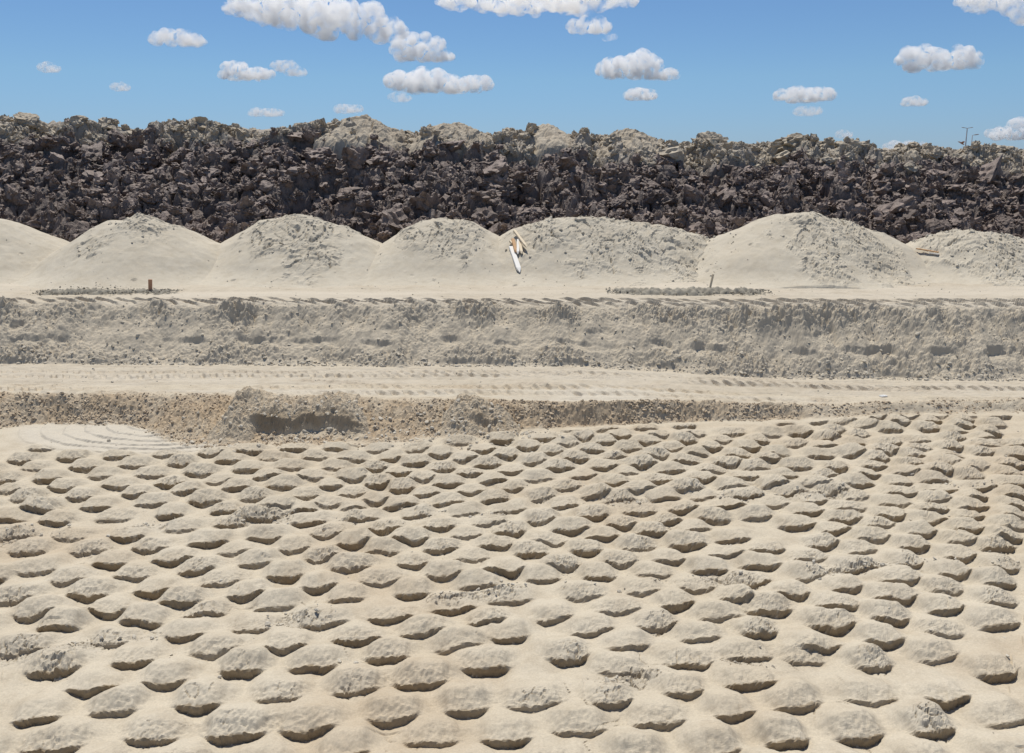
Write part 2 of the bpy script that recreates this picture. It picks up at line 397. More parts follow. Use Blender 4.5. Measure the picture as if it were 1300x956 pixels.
def base_ground(x, y, rough=True):
    """everything of the ground but the roller prints; returns z, brown, grey, pale"""
    z = np.zeros_like(x); brown = np.zeros_like(x); grey = np.zeros_like(x); pale = np.zeros_like(x)
    z = z + 0.03 * fbm(x, y, 0.5, 3, 0.5, 2)
    # low brown bank up to the track
    f, t = bank_foot(x), bank_top(x)
    right = sst(2.0, 5.0, x)
    kb = (y - f) / (t - f)
    b = sst(0.0, 1.0, kb)
    zt = Z_TRACK * (1 - 0.62 * sst(0.5, 4.5, x))
    z = z + zt * b
    kn = kb + 0.22 * fbm(x, y, 1.8, 4, 0.6, 29)
    bz = sst(-0.15, 0.15, kn) * (1 - sst(0.80, 1.20, kn))
    bz = bz * (1 - 0.70 * right)
    brown = np.maximum(brown, bz * (1 - 0.25 * right) * (0.45 + 0.75 * sst(-0.4, 0.4, fbm(x, y, 1.3, 4, 0.6, 31))))
    if rough:
        lump = 1 - voro(x, y, 11.0, 1)[0]
        lump2 = 1 - voro(x, y, 24.0, 2)[0]
        z = z + bz * (0.04 * (lump - 0.5) + 0.03 * (lump2 - 0.5) + 0.07 * fbm(x, y, 2.2, 5, 0.62, 33))
    # crumbly lip along the right part of the field's far edge
    lip = np.exp(-((y - t + 0.10) / 0.09) ** 2)
    z = z + lip * 0.05 * (0.5 + fbm(x, y, 3.0, 3, 0.6, 41)) * (0.4 + 0.6 * right)
    # track: wheel lanes with lug prints
    tr = sst(0.95, 1.25, kb) * (1 - sst(-0.15, 0.0, y - emb_foot(x)))
    z = z + tr * (0.030 * fbm(x * 0.12, y, 4.0, 5, 0.62, 51) + 0.016 * fbm(x, y, 5.0, 5, 0.65, 52))
    pale = np.maximum(pale, tr * sst(-0.1, 0.35, fbm(x * 0.15, y, 2.2, 3, 0.5, 61)) * 0.5)
    for k, (v, per, dep) in enumerate([(498, 0.17, 0.06), (492, 0.17, 0.045), (478, 0.16, 0.06), (473, 0.16, 0.04)]):
        yl = on_plane(650, v, Z_TRACK)[1] + 0.06 * np.sin(x * 0.35 + k)
        ln = np.exp(-((y - yl) / 0.085) ** 4) * (0.35 + 0.65 * sst(-0.3, 0.3, fbm(x, y, 1.2, 3, 0.6, 75 + k)))
        ph = (x + 0.5 * (y - yl)) / per
        lug = sst(0.30, 0.62, np.abs(((ph) % 1.0) * 2 - 1) + 0.25 * perlin(x * 5, y * 5, 73))
        on = sst(-0.45, 0.1, fbm(x, x * 0 + k * 9.1, 0.35, 2, 0.5, 71 + k) - 0.05 * np.clip(x - 2, 0, 9)) 
        z = z + tr * ln * on * dep * (lug - 0.6) + tr * ln * on * 0.012 * perlin(x * 9, y * 9, 74)
        brown = np.maximum(brown, 0.35 * tr * ln * on)
    trb = tr * sst(0.05, 0.5, fbm(x * 0.25, y, 2.6, 4, 0.6, 66)); brown = np.maximum(brown, 0.45 * trb)
    if rough: z = z + trb * (0.03 * (lump - 0.5) + 0.02 * (lump2 - 0.5))
    # embankment
    ef = emb_foot(x)
    bite = np.zeros_like(x)
    for bx, bw, bs in BITES:
        bite = np.maximum(bite, bs * np.exp(-((x - bx) / bw) ** 2))
    q = y - ef
    talus = 0.30
    bite = bite * sst(-0.25, 0.2, fbm(x, y * 0.3, 1.9, 4, 0.65, 80))
    dv = voro(x + 0.3 * perlin(x * 0.9, x * 0, 84), y * 0.8, 1.25, 85)[0]
    dv2 = voro(x, y * 0.9, 3.1, 87)[0]
    q2 = q - 0.17 * (0.55 - np.clip(dv, 0, 0.8) ** 1.5) - 0.07 * (0.5 - dv2) + 0.14 * fbm(x, y * 0.7, 0.8, 4, 0.55, 81) + 0.12 * ridged(x, y * 0.5, 0.9, 3, 0.5, 82) - 0.05 + 0.05 * fbm(x, y, 4.5, 4, 0.6, 83)
    soft = np.interp(q2, [0, 0.10, 0.28, 0.68, 0.84, 1.0], [0, 0.03, 0.17, 0.47, 0.62, 0.70])
    wall = np.interp(q2, [0, 0.10, 0.27, 0.35, 0.39, 0.70, 0.84, 1.0], [0, 0.04, 0.165, 0.195, 0.31, 0.57, 0.67, 0.70])
    wall2 = np.interp(q2, [0, 0.10, 0.28, 0.46, 0.54, 0.585, 0.74, 0.84, 1.0], [0, 0.03, 0.15, 0.31, 0.36, 0.475, 0.61, 0.67, 0.70])
    wall = wall + (wall2 - wall) * sst(-0.05, 0.25, fbm(x, x * 0 + 1.7, 0.7, 3, 0.6, 79))
    em = soft + (wall - soft) * bite
    emz = sst(0.0, 0.08, q2) * (1 - 0.75 * sst(0.80, 1.0, q2)) * (1 - sst(1.0, 1.25, q2))
    z = z + em * (Z_TERR - zt) / 0.70
    if rough:
        sm = sst(0.24, 0.36, q2) * (1 - sst(0.60, 0.76, q2)) * sst(-0.25, 0.15, fbm(x, y, 0.9, 3, 0.5, 89))
        rf = (1 - 0.75 * sm) * (0.055 * (lump - 0.5) + 0.035 * (lump2 - 0.5)) + 0.09 * ridged(x, y * 0.6, 1.5, 5, 0.6, 91) 
        rf = rf * (1 + 0.9 * sst(0.55, 0.75, q2))
        z = z + emz * rf * (0.35 + 0.9 * sst(-0.35, 0.35, fbm(x, y, 1.1, 3, 0.55, 86))) * (1 - 0.55 * bite * sst(0.22, 0.3, q2))
    nb = 0.12 * fbm(x, y, 2.5, 4, 0.6, 88)
    grey = np.maximum(grey, sst(-0.06, 0.10, q2 + nb) * (1 - sst(0.74, 1.06, q2 + nb)) * 0.8)
    # terrace with lug rows along its edge
    te = sst(0.86, 1.02, q2)
    z = z + te * (0.03 * fbm(x * 0.15, y, 2.2, 5, 0.6, 95) + 0.014 * fbm(x, y, 4, 5, 0.65, 96))
    for k, (v, per, dep, wd) in enumerate([(382.0, 0.30, 0.075, 0.15), (388.0, 0.30, 0.085, 0.14)]):
        yl = on_plane(650, v, Z_TERR)[1] + 0.05 * np.sin(x * 0.4 + 2 * k)
        yl = np.maximum(yl, ef + 1.08 + 0.27 * (1 - k))
        ln = np.exp(-(((y - yl) / wd) ** 4))
        ph = (x + 1.1 * (y - yl) + 0.03 * perlin(x * 3, y * 3, 7)) / per
        saw = (ph % 1.0)
        saw = 1 - saw
        z = z + te * ln * dep * (saw * sst(0.0, 0.06, 1 - saw) - 0.5) * (0.7 + 0.5 * perlin(x * 1.3, y * 0 + k, 9))
    pale = np.maximum(pale, te * sst(-0.2, 0.4, fbm(x * 0.15, y, 1.1, 3, 0.5, 97)) * 0.8)
    return z, brown, grey, pale

FAN_C = np.array(on_plane(215, 538, 0.0))       # marks of a machine that turned on the spot
def fan_marks(x, y):
    dx, dy = (x - FAN_C[0]), (y - FAN_C[1]) * 1.0
    r = np.hypot(dx * 0.62, dy * 1.0)
    a = np.arctan2(dy, dx)
    w = (1 - sst(0.95, 1.15, r)) * sst(0.10, 0.2, r) * sst(-3.9, -3.5, np.where(a > 1.9, a - 2 * np.pi, a)) * (1 - sst(-0.3, -0.05, np.where(a > 1.9, a - 2 * np.pi, a)))
    ph = (r + 0.03 * fbm(x, y, 3.0, 4, 0.6, 26)) / 0.15
    saw = ph % 1.0
    return w, 0.030 * (saw * sst(1.0, 0.86, saw) - 0.45) * (0.7 + 0.8 * fbm(x, y, 2.5, 3, 0.6, 27)) + 0.012 * fbm(x, y, 5.0, 4, 0.65, 28)

# ------------------------------------------------------------------ ground sheets (one fan of rows, split where the ground changes)
t_in = np.linspace(-0.66, 0.66, 980)
t_side = np.linspace(0.668, 1.05, 55)
T = np.concatenate([-t_side[::-1], t_in, t_side])
def rows(y0, y1, k0, k1=None):
    out = [y0]
    while out[-1] < y1:
        out.append(out[-1] + k0 * out[-1])
    out[-1] = y1
    return np.array(out)
def fan(ys):
    Y = np.repeat(ys[:, None], len(T), 1)
    return T[None, :] * (Y + 1.3), Y

y_a = np.concatenate([np.array([-40., -20., -10., -5., -2., 0., 1.0]), np.arange(1.6, 3.7, 0.035), rows(3.7, 10.6, 0.0021)])
X, Y = fan(y_a)
X[:7] = T[None, :] * np.array([80, 60, 40, 30, 20, 12, 8.0])[:, None]
X[7:27] = T[None, :] * (Y[7:27] + 1.3 + 2.0 * np.linspace(1, 0, 20)[:, None])
Z, br, gr, pa_ = base_ground(X, Y)
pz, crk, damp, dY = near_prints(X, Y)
inside = 1 - sst(-0.22, -0.05, Y - edge_y(X))
fw, fz = fan_marks(X, Y)
fw = fw * (1 - sst(-0.12, 0.06, Y - bank_foot(X)))
bw = band_w(X, Y)
pz = pz * np.minimum(1, inside + 0.15) * (1 - fw) * (1 - 0.2 * bw)
Z = Z + pz + fz * fw
br = br * (1 - fw)
br = np.maximum(br, inside * (1 - fw) * (0.45 * sst(0.0, 0.55, fbm(X, Y, 0.55, 4, 0.55, 24)) + 0.30 * sst(1.2, 3.6, X) * sst(7.6, 9.4, Y) * (0.6 + fbm(X, Y, 1.2, 3, 0.6, 25))))
flat = inside * (1 - fw)
# crumbling crust in the bands and over many domes
cw = np.clip(np.maximum(bw * sst(-0.25, 0.25, fbm(X, Y, 1.6, 2, 0.5, 15)), crk), 0, 1) * flat
wx, wy = X + 0.02 * perlin(X * 9, Y * 9, 1), Y + 0.02 * perlin(X * 9 + 40, Y * 9, 2)
wx = wx + 0.012 * perlin(X * 34, Y * 34, 3); wy = wy + 0.012 * perlin(X * 34 + 9, Y * 34, 4)
d1, d2, cv = voro(wx, wy, 15.0, 5)
cr = (1 - sst(0.02, 0.12, d2 - d1)) * sst(-0.3, 0.3, perlin(X * 6, Y * 6, 12))
d1b, d2b, cvb = voro(wx, wy, 31.0, 8)
crb = 1 - sst(0.03, 0.22, d2b - d1b)
Z = Z + cw * (0.030 * (cv - 0.4) * sst(0.35, 0.9, cw) - 0.026 * cr * sst(0.1, 0.5, cw) + 0.010 * (cvb - 0.5) * sst(0.5, 0.9, cw) - 0.012 * crb * sst(0.5, 0.95, cw))
# single wandering cracks in the smooth crust
wide = np.abs(perlin(X * 2.3 + 0.4 * perlin(X * 6, Y * 6, 4), Y * 2.3, 77))
ln = (1 - sst(0.0, 0.022, wide)) * sst(0.12, 0.4, perlin(X * 1.4, Y * 1.4, 78)) * flat
Z = Z - 0.013 * ln * sst(-0.4, 0.3, perlin(X * 8, Y * 8, 11))
Z = Z + flat * (0.012 * fbm(X, Y, 3.2, 4, 0.55, 17) + 0.007 * fbm(X, Y, 11, 4, 0.65, 19) * (0.4 + sst(-0.3, 0.5, fbm(X, Y, 1.1, 2, 0.5, 20))))
gr = np.maximum(gr, 0.25 * cw); wall_shade = 0.8 * damp * inside   # shade of the steep print walls, painted into the sand colour
pa_ = np.maximum(pa_, 0.7 * fw)
pa_ = pa_ * 0.5
ground = link('ground', grid_mesh('ground', X, Y - dY * inside, Z, {'brown': br, 'grey': gr, 'pale': pa_, 'tan': wall_shade}, smooth=False), M_sand)
tag(ground, 'pale sand field stamped all over with staggered roller foot prints', 'ground', kind='structure')

def sheet(name, ys, label, cat, mat, join=None):
    X, Y = fan(ys)
    Z, br, gr, pl = base_ground(X, Y)
    if join is not None: Z[0] = join
    o = link(name, grid_mesh(name, X, Y, Z, {'brown': br, 'grey': gr, 'pale': pl}, smooth=False), mat)
    tag(o, label, cat, kind='structure')
    return Z
zl = sheet('dirt_track', np.arange(10.6, 11.221, 0.02), 'smooth pale sand haul track with rows of tyre lug prints', 'track', M_track, Z[-1])
zl = sheet('embankment', np.concatenate([np.arange(11.22, 12.4, 0.0095), [12.4]]), 'crumbly grey sand embankment with scooped hollows below the terrace', 'embankment', M_track)
zl = sheet('terrace', np.concatenate([np.arange(12.4, 13.6, 0.016), np.arange(13.6, 16.0, 0.04), np.arange(16.0, 19, 0.25)]), 'pale level sand terrace in front of the row of sand mounds', 'terrace', M_track)
ys = np.array([18.75, 22, 28, 36, 50, 80, 150, 300, 700, 1500, 4000, 9000.])
Xf, Yf = np.meshgrid(np.linspace(-1.3, 1.3, 60), ys)
Xf = Xf * (Yf + 1.3)
far = link('far_ground', grid_mesh('far_ground', Xf, Yf, np.full_like(Xf, Z_TERR - 0.02) + 0.0 * Xf), M_track)
tag(far, 'flat sandy ground running on behind the spoil heap', 'ground', kind='structure')

# ------------------------------------------------------------------ sand mounds on the terrace: spine in photo pixels, world depth, slope
MOUNDS = [
 ('half hidden sand mound cut off by the left edge of the view', 16.4, [(-60, 283), (-12, 279), (14, 290)], 0.60, 0.35, []),
 ('smooth sand mound with a small crusty scar near its peak, behind the brown stake', 16.3, [(155, 279), (178, 274), (215, 286), (262, 306)], 0.62, 0.32, [(180, 285, 35), (130, 310, 25)]),
 ('sand mound with a cracked crust over its upper right face', 16.5, [(325, 291), (352, 277), (385, 276), (430, 289), (462, 306)], 0.60, 0.30, [(385, 290, 60), (345, 300, 45), (400, 325, 40)]),
 ('smaller sand mound with a clotted scar below its flat top, left of the stakes', 16.4, [(532, 289), (548, 281), (585, 282), (608, 294)], 0.62, 0.28, [(560, 300, 45), (575, 310, 40), (530, 305, 30)]),
 ('long flat-topped sand mound pitted with clods, right of the white stakes', 16.6, [(672, 286), (705, 278), (770, 280), (830, 288), (875, 297)], 0.62, 0.25, [(690, 300, 45), (760, 300, 70), (830, 310, 70), (880, 325, 60)]),
 ('tallest sand mound with a long sloping right shoulder full of clods', 16.5, [(950, 288), (985, 272), (1020, 272), (1065, 281), (1110, 294), (1130, 306)], 0.60, 0.32, [(1040, 300, 55), (1090, 300, 50), (1030, 335, 35), (1105, 330, 45)]),
 ('low sand mound with ragged clefts at the right edge of the view', 16.5, [(1195, 297), (1218, 293), (1270, 299), (1330, 308)], 0.60, 0.32, [(1260, 325, 60), (1220, 310, 40), (1290, 320, 50)]),
 ('sand mound just outside the right edge beyond the low ragged one', 16.5, [(1420, 285), (1450, 279), (1490, 288)], 0.60, 0.32, []),
 ('sand mound just outside the left edge beyond the half hidden one', 16.4, [(-210, 282), (-190, 277), (-160, 288)], 0.60, 0.32, []),
]
def spine_world(k):
    ym, pts = MOUNDS[k][1], MOUNDS[k][2]
    w = [at_y(u, v, ym) for u, v in pts]
    return np.array([p[0] for p in w]), ym, np.array([p[1] for p in w])
SPINES = [spine_world(k) for k in range(len(MOUNDS))]
SCARS = [[(at_y(u, v, 15.6)[0], v, r / 66.0) for u, v, r in m[5]] for m in MOUNDS]
def mound_h(k, x, y, detail=True):
    xs, ym, zs = SPINES[k]
    sl, r0 = MOUNDS[k][3], MOUNDS[k][4]
    ym = ym + 0.18 * np.sin(x * 1.3 + k)
    wob = 1 + 0.08 * fbm(x, y, 0.6, 2, 0.5, 100 + k)
    h = np.full(np.shape(x), -9.0)
    for i in range(len(xs) - 1):
        ax, bx = xs[i], xs[i + 1]
        t = np.clip((x - ax) / (bx - ax), 0, 1)
        px = ax + t * (bx - ax); pz = zs[i] + t * (zs[i + 1] - zs[i])
        d = np.hypot((x - px), (y - ym)) * wob
        h = np.maximum(h, pz - sl * (np.sqrt(d * d + r0 * r0) - r0))
    foot = Z_TERR + 0.0
    h = np.where(h < foot + 0.25, foot + 0.25 - 0.25 * (1 - np.exp(-np.clip((foot + 0.25 - h), 0, 5) / 0.25)) - 0.16 * np.clip(foot + 0.25 - h, 0, 5), h)
    sc = np.zeros_like(h)
    if detail:
        for sx, sv, sr in SCARS[k]:
            # height on the slope of the scar, from its pixel row
            kx, kz = ray(650, sv)
            zz = CAM_H + kz * 15.5
            sc = np.maximum(sc, np.exp(-(((x - sx) / sr) ** 2 + ((h - zz) / (sr * 0.55)) ** 2)) * (y < ym + 0.2))
        n = fbm(x, y, 2.1, 4, 0.6, 120 + k)
        m = sst(0.30, 0.8, sc + 0.75 * n)
        wxx = x + 0.25 * perlin(x * 1.7, y * 1.7, 170); wyy = y + 0.25 * perlin(x * 1.7, y * 1.7, 171)
        cl = np.abs(perlin(wxx * 2.2, wyy * 1.2, 172 + k))
        cleft = (1 - sst(0.0, 0.06, cl)) * sst(0.1, 0.45, perlin(x * 3.1, y * 3.1, 175))
        d1b, d2b, cvb = voro(wxx, wyy, 9.0, 15 + k)
        h = h + m * (0.045 * ridged(x, y, 2.2, 5, 0.55, 140) + 0.05 * (cvb - 0.45) * (cvb > 0.7) - 0.10 * cleft - 0.025 * (1 - sst(0.0, 0.15, d2b - d1b)) * (cvb < 0.5))
        h = h + (0.06 * fbm(x, y, 0.9, 4, 0.5, 150 + k) + 0.03 * ridged(x, y, 0.8, 3, 0.5, 155 + k)) * sst(0.05, 0.45, h - foot) + 0.006 * fbm(x, y, 9, 2, 0.6, 160)
        # a few loose dents
        d1, d2, cv = voro(x, y, 4.0, 40 + k)
        h = h - 0.035 * (cv > 0.90) * (1 - sst(0.05, 0.22, d1)) * sst(-0.1, 0.2, n)
    return h, sc
for k, m in enumerate(MOUNDS):
    xs, ym, zs = SPINES[k]
    inview = k < 7
    gx = np.arange(xs[0] - 2.2, xs[-1] + 2.2, 0.022 if inview else 0.06)
    gy = np.concatenate([np.arange(ym - 2.6, ym + 0.35, 0.026 if inview else 0.06), np.arange(ym + 0.4, ym + 2.1, 0.12)])
    Xm, Ym = np.meshgrid(gx, gy)
    Zm, sc = mound_h(k, Xm, Ym)
    Zm = Zm - 0.5 * (1 - sst(0.0, 0.30, Ym - gy[0])) - 0.5 * (1 - sst(0.0, 0.25, np.minimum(Xm - gx[0], gx[-1] - Xm)))
    o = link('sand_mound', grid_mesh('sand_mound', Xm, Ym, Zm, {'brown': np.clip(sc * 0.2, 0, 0.2)}, smooth=False), M_mound)
    tag(o, m[0], 'sand mound', 'sand mounds dumped in a row on the terrace')

def ground_z(x, y):
    x = np.atleast_1d(np.asarray(x, float)); y = np.atleast_1d(np.asarray(y, float))
    z = base_ground(x, y)[0]
    z = z + near_prints(x, y, False) * (1 - sst(-0.28, -0.05, y - edge_y(x)))
    z = np.where(y > 19.0, Z_TERR, z)
    for k in range(len(MOUNDS)):
        z = np.where(y > 13.9, np.maximum(z, mound_h(k, x, y)[0]), z)
    return z

def hit(u, v, y0=4.0, y1=19.0):
    """point of the ground or mounds seen at a photograph pixel"""
    kx, kz = ray(u, v)
    ys = np.arange(y0, y1, 0.01)
    z = ground_z(kx * ys, ys)
    below = np.nonzero(CAM_H + kz * ys < z)[0]
    i = below[0] if len(below) else len(ys) - 1
    return Vector((kx * ys[i], ys[i], float(z[i])))

# ------------------------------------------------------------------ clods
def icosphere(sub):
    import bmesh
    bm = bmesh.new(); bmesh.ops.create_icosphere(bm, subdivisions=sub, radius=1.0)
    v = np.array([p.co[:] for p in bm.verts]); f = [[q.index for q in p.verts] for p in bm.faces]
    bm.free(); return v, f
ICO = {s: icosphere(s) for s in (2, 3, 4)}
def clod_mesh(name, seed, sub, mat, rough=0.22, flat=0.75, cuts=6, smooth=False):
    r = np.random.default_rng(seed)
    v, f = ICO[sub]; v = v.copy()
    v = v * (1 + r.normal(0, 0.0, (1, 3)))
    o = r.random(3) * 50; v0 = v.copy()
    for fr, am in ((1.1, 1.0), (2.3, 0.85), (4.7, 0.75), (9.0, 0.55), (17.0, 0.3)):
        n = perlin(v0[:, 0] * fr + o[0], v0[:, 1] * fr + o[1] + 3.1 * v0[:, 2] * fr, seed % 50)
        n2 = perlin(v0[:, 2] * fr + o[2], v0[:, 0] * fr + 2.3 * v0[:, 1] * fr, seed % 50 + 9)
        v = v * (1 + rough * am * (0.5 - np.abs(n) - np.abs(n2) if fr > 2 else n + n2))[:, None]
    for _ in range(cuts):            # broken faces
        d = r.normal(size=3); d /= np.linalg.norm(d)
        c = 0.40 + 0.42 * r.random()
        p = v @ d
        v = v - np.clip(p - c, 0, None)[:, None] * d[None, :] * 0.85
    v = v * np.array([1.0, 0.7 + 0.4 * r.random(), flat * (0.7 + 0.5 * r.random())])
    v = v * (1 + 0.05 * r.normal(size=(len(v), 1)))
    me = mesh_from(name, v, f, smooth)
    me.materials.append(mat)
    return me
def variants(name, n, sub, mat, seed, **kw):
    return [clod_mesh(name, seed + i, sub, mat, **kw) for i in range(n)]

def scatter(name, label, cat, pts, scl, meshes):
    """what nobody could count: many small lumps as instances of a few meshes"""
    c = bpy.data.collections.new(name + '_shapes')
    for me in meshes:
        c.objects.link(bpy.data.objects.new(name + '_shape', me))
    me = bpy.data.meshes.new(name)
    me.vertices.add(len(pts)); me.vertices.foreach_set('co', np.asarray(pts, np.float32).ravel())
    a = me.attributes.new('scl', 'FLOAT_VECTOR', 'POINT')
    s = np.asarray(scl, np.float32)[:, None] * (0.75 + 0.5 * rng.random((len(pts), 3)))
    a.data.foreach_set('vector', s.astype(np.float32).ravel())
    b = me.attributes.new('rot', 'FLOAT_VECTOR', 'POINT')
    rot = np.stack([rng.normal(0, 0.5, len(pts)), rng.normal(0, 0.5, len(pts)), rng.random(len(pts)) * 6.28], 1)
    b.data.foreach_set('vector', rot.astype(np.float32).ravel())
    o = link(name, me)
    g = bpy.data.node_groups.new(name + '_nodes', 'GeometryNodeTree')
    g.interface.new_socket('Geometry', in_out='INPUT', socket_type='NodeSocketGeometry')
    g.interface.new_socket('Geometry', in_out='OUTPUT', socket_type='NodeSocketGeometry')
    ni, no = g.nodes.new('NodeGroupInput'), g.nodes.new('NodeGroupOutput')
    iop = g.nodes.new('GeometryNodeInstanceOnPoints')
    ci = g.nodes.new('GeometryNodeCollectionInfo')
    ci.inputs['Collection'].default_value = c
    ci.inputs['Separate Children'].default_value = True
    ci.inputs['Reset Children'].default_value = True
    iop.inputs['Pick Instance'].default_value = True
    rv = g.nodes.new('FunctionNodeRandomValue'); rv.data_type = 'INT'
    for sck in rv.inputs:
        if sck.type == 'INT' and sck.name == 'Max' and sck.enabled: sck.default_value = 1000
    def na(nm):
        q = g.nodes.new('GeometryNodeInputNamedAttribute'); q.data_type = 'FLOAT_VECTOR'
        q.inputs['Name'].default_value = nm
        return [s_ for s_ in q.outputs if s_.enabled][0]
    e2r = g.nodes.new('FunctionNodeEulerToRotation')
    g.links.new(na('rot'), e2r.inputs[0]); g.links.new(e2r.outputs[0], iop.inputs['Rotation'])
    g.links.new(na('scl'), iop.inputs['Scale'])
    g.links.new(ni.outputs[0], iop.inputs['Points']); g.links.new(ci.outputs[0], iop.inputs['Instance'])
    rvo = [s_ for s_ in rv.outputs if s_.enabled][0]
    g.links.new(rvo, iop.inputs['Instance Index'])
    g.links.new(iop.outputs[0], no.inputs[0])
    md = o.modifiers.new('scatter', 'NODES'); md.node_group = g
    tag(o, label, cat, kind='stuff')
    return o

# ------------------------------------------------------------------ the long dark spoil heap
RIDGE = np.array([(-400, 165), (-200, 158), (-80, 152), (0, 150), (30, 152), (60, 158), (90, 154), (120, 156), (150, 164), (180, 169), (200, 160), (240, 156),
 (270, 163), (320, 167), (380, 163), (405, 160), (430, 160), (490, 170), (520, 172), (560, 168), (610, 172), (645, 174), (690, 172), (725, 179), (760, 178), (800, 178),
 (840, 185), (860, 187), (890, 186), (925, 186), (960, 187), (985, 185), (1015, 184), (1040, 186), (1060, 188), (1075, 186), (1100, 189), (1115, 194), (1150, 192), (1180, 191),
 (1200, 195), (1240, 196), (1280, 194), (1340, 194), (1500, 190), (1700, 195)], float)
Y_TOE, Y_RIDGE = 18.6, 25.0
RX = np.array([at_y(u, v, Y_RIDGE) for u, v in RIDGE])
def heap_core(x, y):
    zr = np.interp(x * Y_RIDGE / np.clip(y, 20, 30), RX[:, 0], RX[:, 1])
    yt = Y_TOE + 0.4 * fbm(x, x * 0, 0.3, 2, 0.5, 200)
    t = np.clip((y - yt) / (Y_RIDGE - yt), -0.2, 1.0)
    up = np.where(t > 0, t ** 0.92, t)
    h = Z_TERR - 0.1 + (zr - Z_TERR + 0.05) * up
    back = sst(26.5, 36.0, y)
    return h * (1 - back) + (Z_TERR - 0.3) * back, t
def heap_h(x, y):
    h, t = heap_core(x, y)
    am = sst(-0.15, 0.1, t) * (1 - 0.55 * sst(0.88, 1.0, t)) * (1 - sst(28, 34, y))
    n = 0.62 * ridged(x, y, 0.5, 4, 0.5, 210) + 0.22 * fbm(x, y, 1.4, 4, 0.55, 215)
    d1, d2, cv = voro(x + 0.15 * perlin(x * 2, y * 2, 1), y + 0.15 * perlin(x * 2, y * 2, 2), 1.9, 61)
    d1b, d2b, cvb = voro(x, y, 4.6, 62)
    n = n + 0.20 * (cv - 0.5) - 0.20 * (1 - sst(0.0, 0.25, d2 - d1)) + 0.07 * (cvb - 0.5) - 0.07 * (1 - sst(0.0, 0.25, d2b - d1b))
    return h + am * (n - 0.12), t
hx = np.concatenate([np.linspace(-32, -16.2, 120), np.arange(-16.2, 16.2, 0.036), np.linspace(16.25, 32, 120)])
hy = np.concatenate([np.arange(18.0, 25.4, 0.042), np.arange(25.5, 37, 0.4)])
Xh, Yh = np.meshgrid(hx, hy)
Zh, th = heap_h(Xh, Yh)
def tan_w(x, t):
    n = fbm(x, t * 6, 0.5, 3, 0.55, 230)
    return sst(0.70, 0.90, t + 0.22 * n + 0.06 * sst(-4, 4, x))
heap = link('spoil_heap', grid_mesh('spoil_heap', Xh, Yh, Zh, {'tan': tan_w(Xh, th)}, smooth=False), M_heap)
tag(heap, 'long high bank of dark brown broken topsoil behind the sand mounds', 'earth bank', kind='structure')

def heap_pt(x, y):
    z, t = heap_h(np.array([x]), np.array([y])); return float(z[0]), float(t[0])

dark_v = variants('earth_clod', 10, 3, M_clod, 300, rough=0.34, cuts=4)
tan_v = variants('earth_clod', 6, 3, M_tan, 340, rough=0.32, cuts=4)

def clod(mesh, x, y, size, label, group, name='earth_clod', squash=1.0, sink=0.25, rot=None, base=None):
    o = link(name, mesh)
    z = heap_pt(x, y)[0] if base is None else base
    o.location = (x, y, z + size * (0.5 - sink) * 0.8)
    o.scale = (size * random.uniform(0.9, 1.35), size, size * squash)
    o.rotation_euler = rot if rot else (random.gauss(0, 0.3), random.gauss(0, 0.3), random.random() * 6.28)
    tag(o, label, 'clod', group)
    return o
# clods the photograph singles out: pixel, half width px, tan?, label
NAMED = [
 (900, 186, 26, 1, 'large round tan clod with a shaded hollow at its left, standing up on the ridge'),
 (1015, 184, 30, 1, 'broad rough tan clod on the ridge between the round clod and the lamp posts'),
 (1270, 198, 24, 1, 'blocky pale clod on the ridge to the right of the lamp posts'),
 (32, 156, 17, 1, 'pale angular clod on the ridge near the upper left corner'),
 (104, 160, 17, 0, 'flat wide dark clod on the ridge at the left, right of the pale angular one'),
 (192, 200, 20, 0, 'big slanted dark clod with a smooth shaded face below the left dip of the ridge'),
 (228, 200, 17, 0, 'rounded dark clod right beside the big slanted one on the left slope'),
 (360, 198, 15, 0, 'pointed dark clod high on the slope left of the first tan sand pile'),
 (405, 200, 20, 0, 'squarish dark clod below the first tan sand pile on the ridge'),
 (575, 240, 24, 0, 'layered dark clod with ledges in the middle of the slope'),
 (640, 240, 20, 0, 'dark clod with a black hollow below, mid slope above the white stakes'),
 (785, 255, 10, 0, 'small pinkish grey clod low on the slope above the long flat-topped mound'),
 (1275, 285, 17, 0, 'large greyish clod at the foot of the slope above the low right mound'),
 (1225, 285, 9, 0, 'reddish dark clod at the foot of the slope left of the large greyish one'),
]
SQ = {1015: 0.55, 900: 0.85, 104: 0.6, 1270: 0.85}
for u, v, hw, tn, lab in NAMED:
    # depth where the pixel meets the heap
    kx, kz = ray(u, v)
    ys = np.arange(18.6, 26.0, 0.02)
    zz, tt = heap_core(kx * ys, ys)
    i = np.nonzero(CAM_H + kz * ys < zz + 0.05)[0]
    y = ys[i[0]] if len(i) else 25.0
    size = hw * y / F_PX
    m = clod_mesh('earth_clod', 400 + u, 4, M_tan if tn else M_clod, rough=0.24, flat=0.8, cuts=6)
    o = clod(m, kx * y, y, size, lab, 'large clods on the spoil heap', sink=0.3, squash=SQ.get(u, 1.0), rot=(random.gauss(0, 0.2), random.gauss(0, 0.2), random.random() * 6.28),
             base=CAM_H + kz * y - size * 0.16)
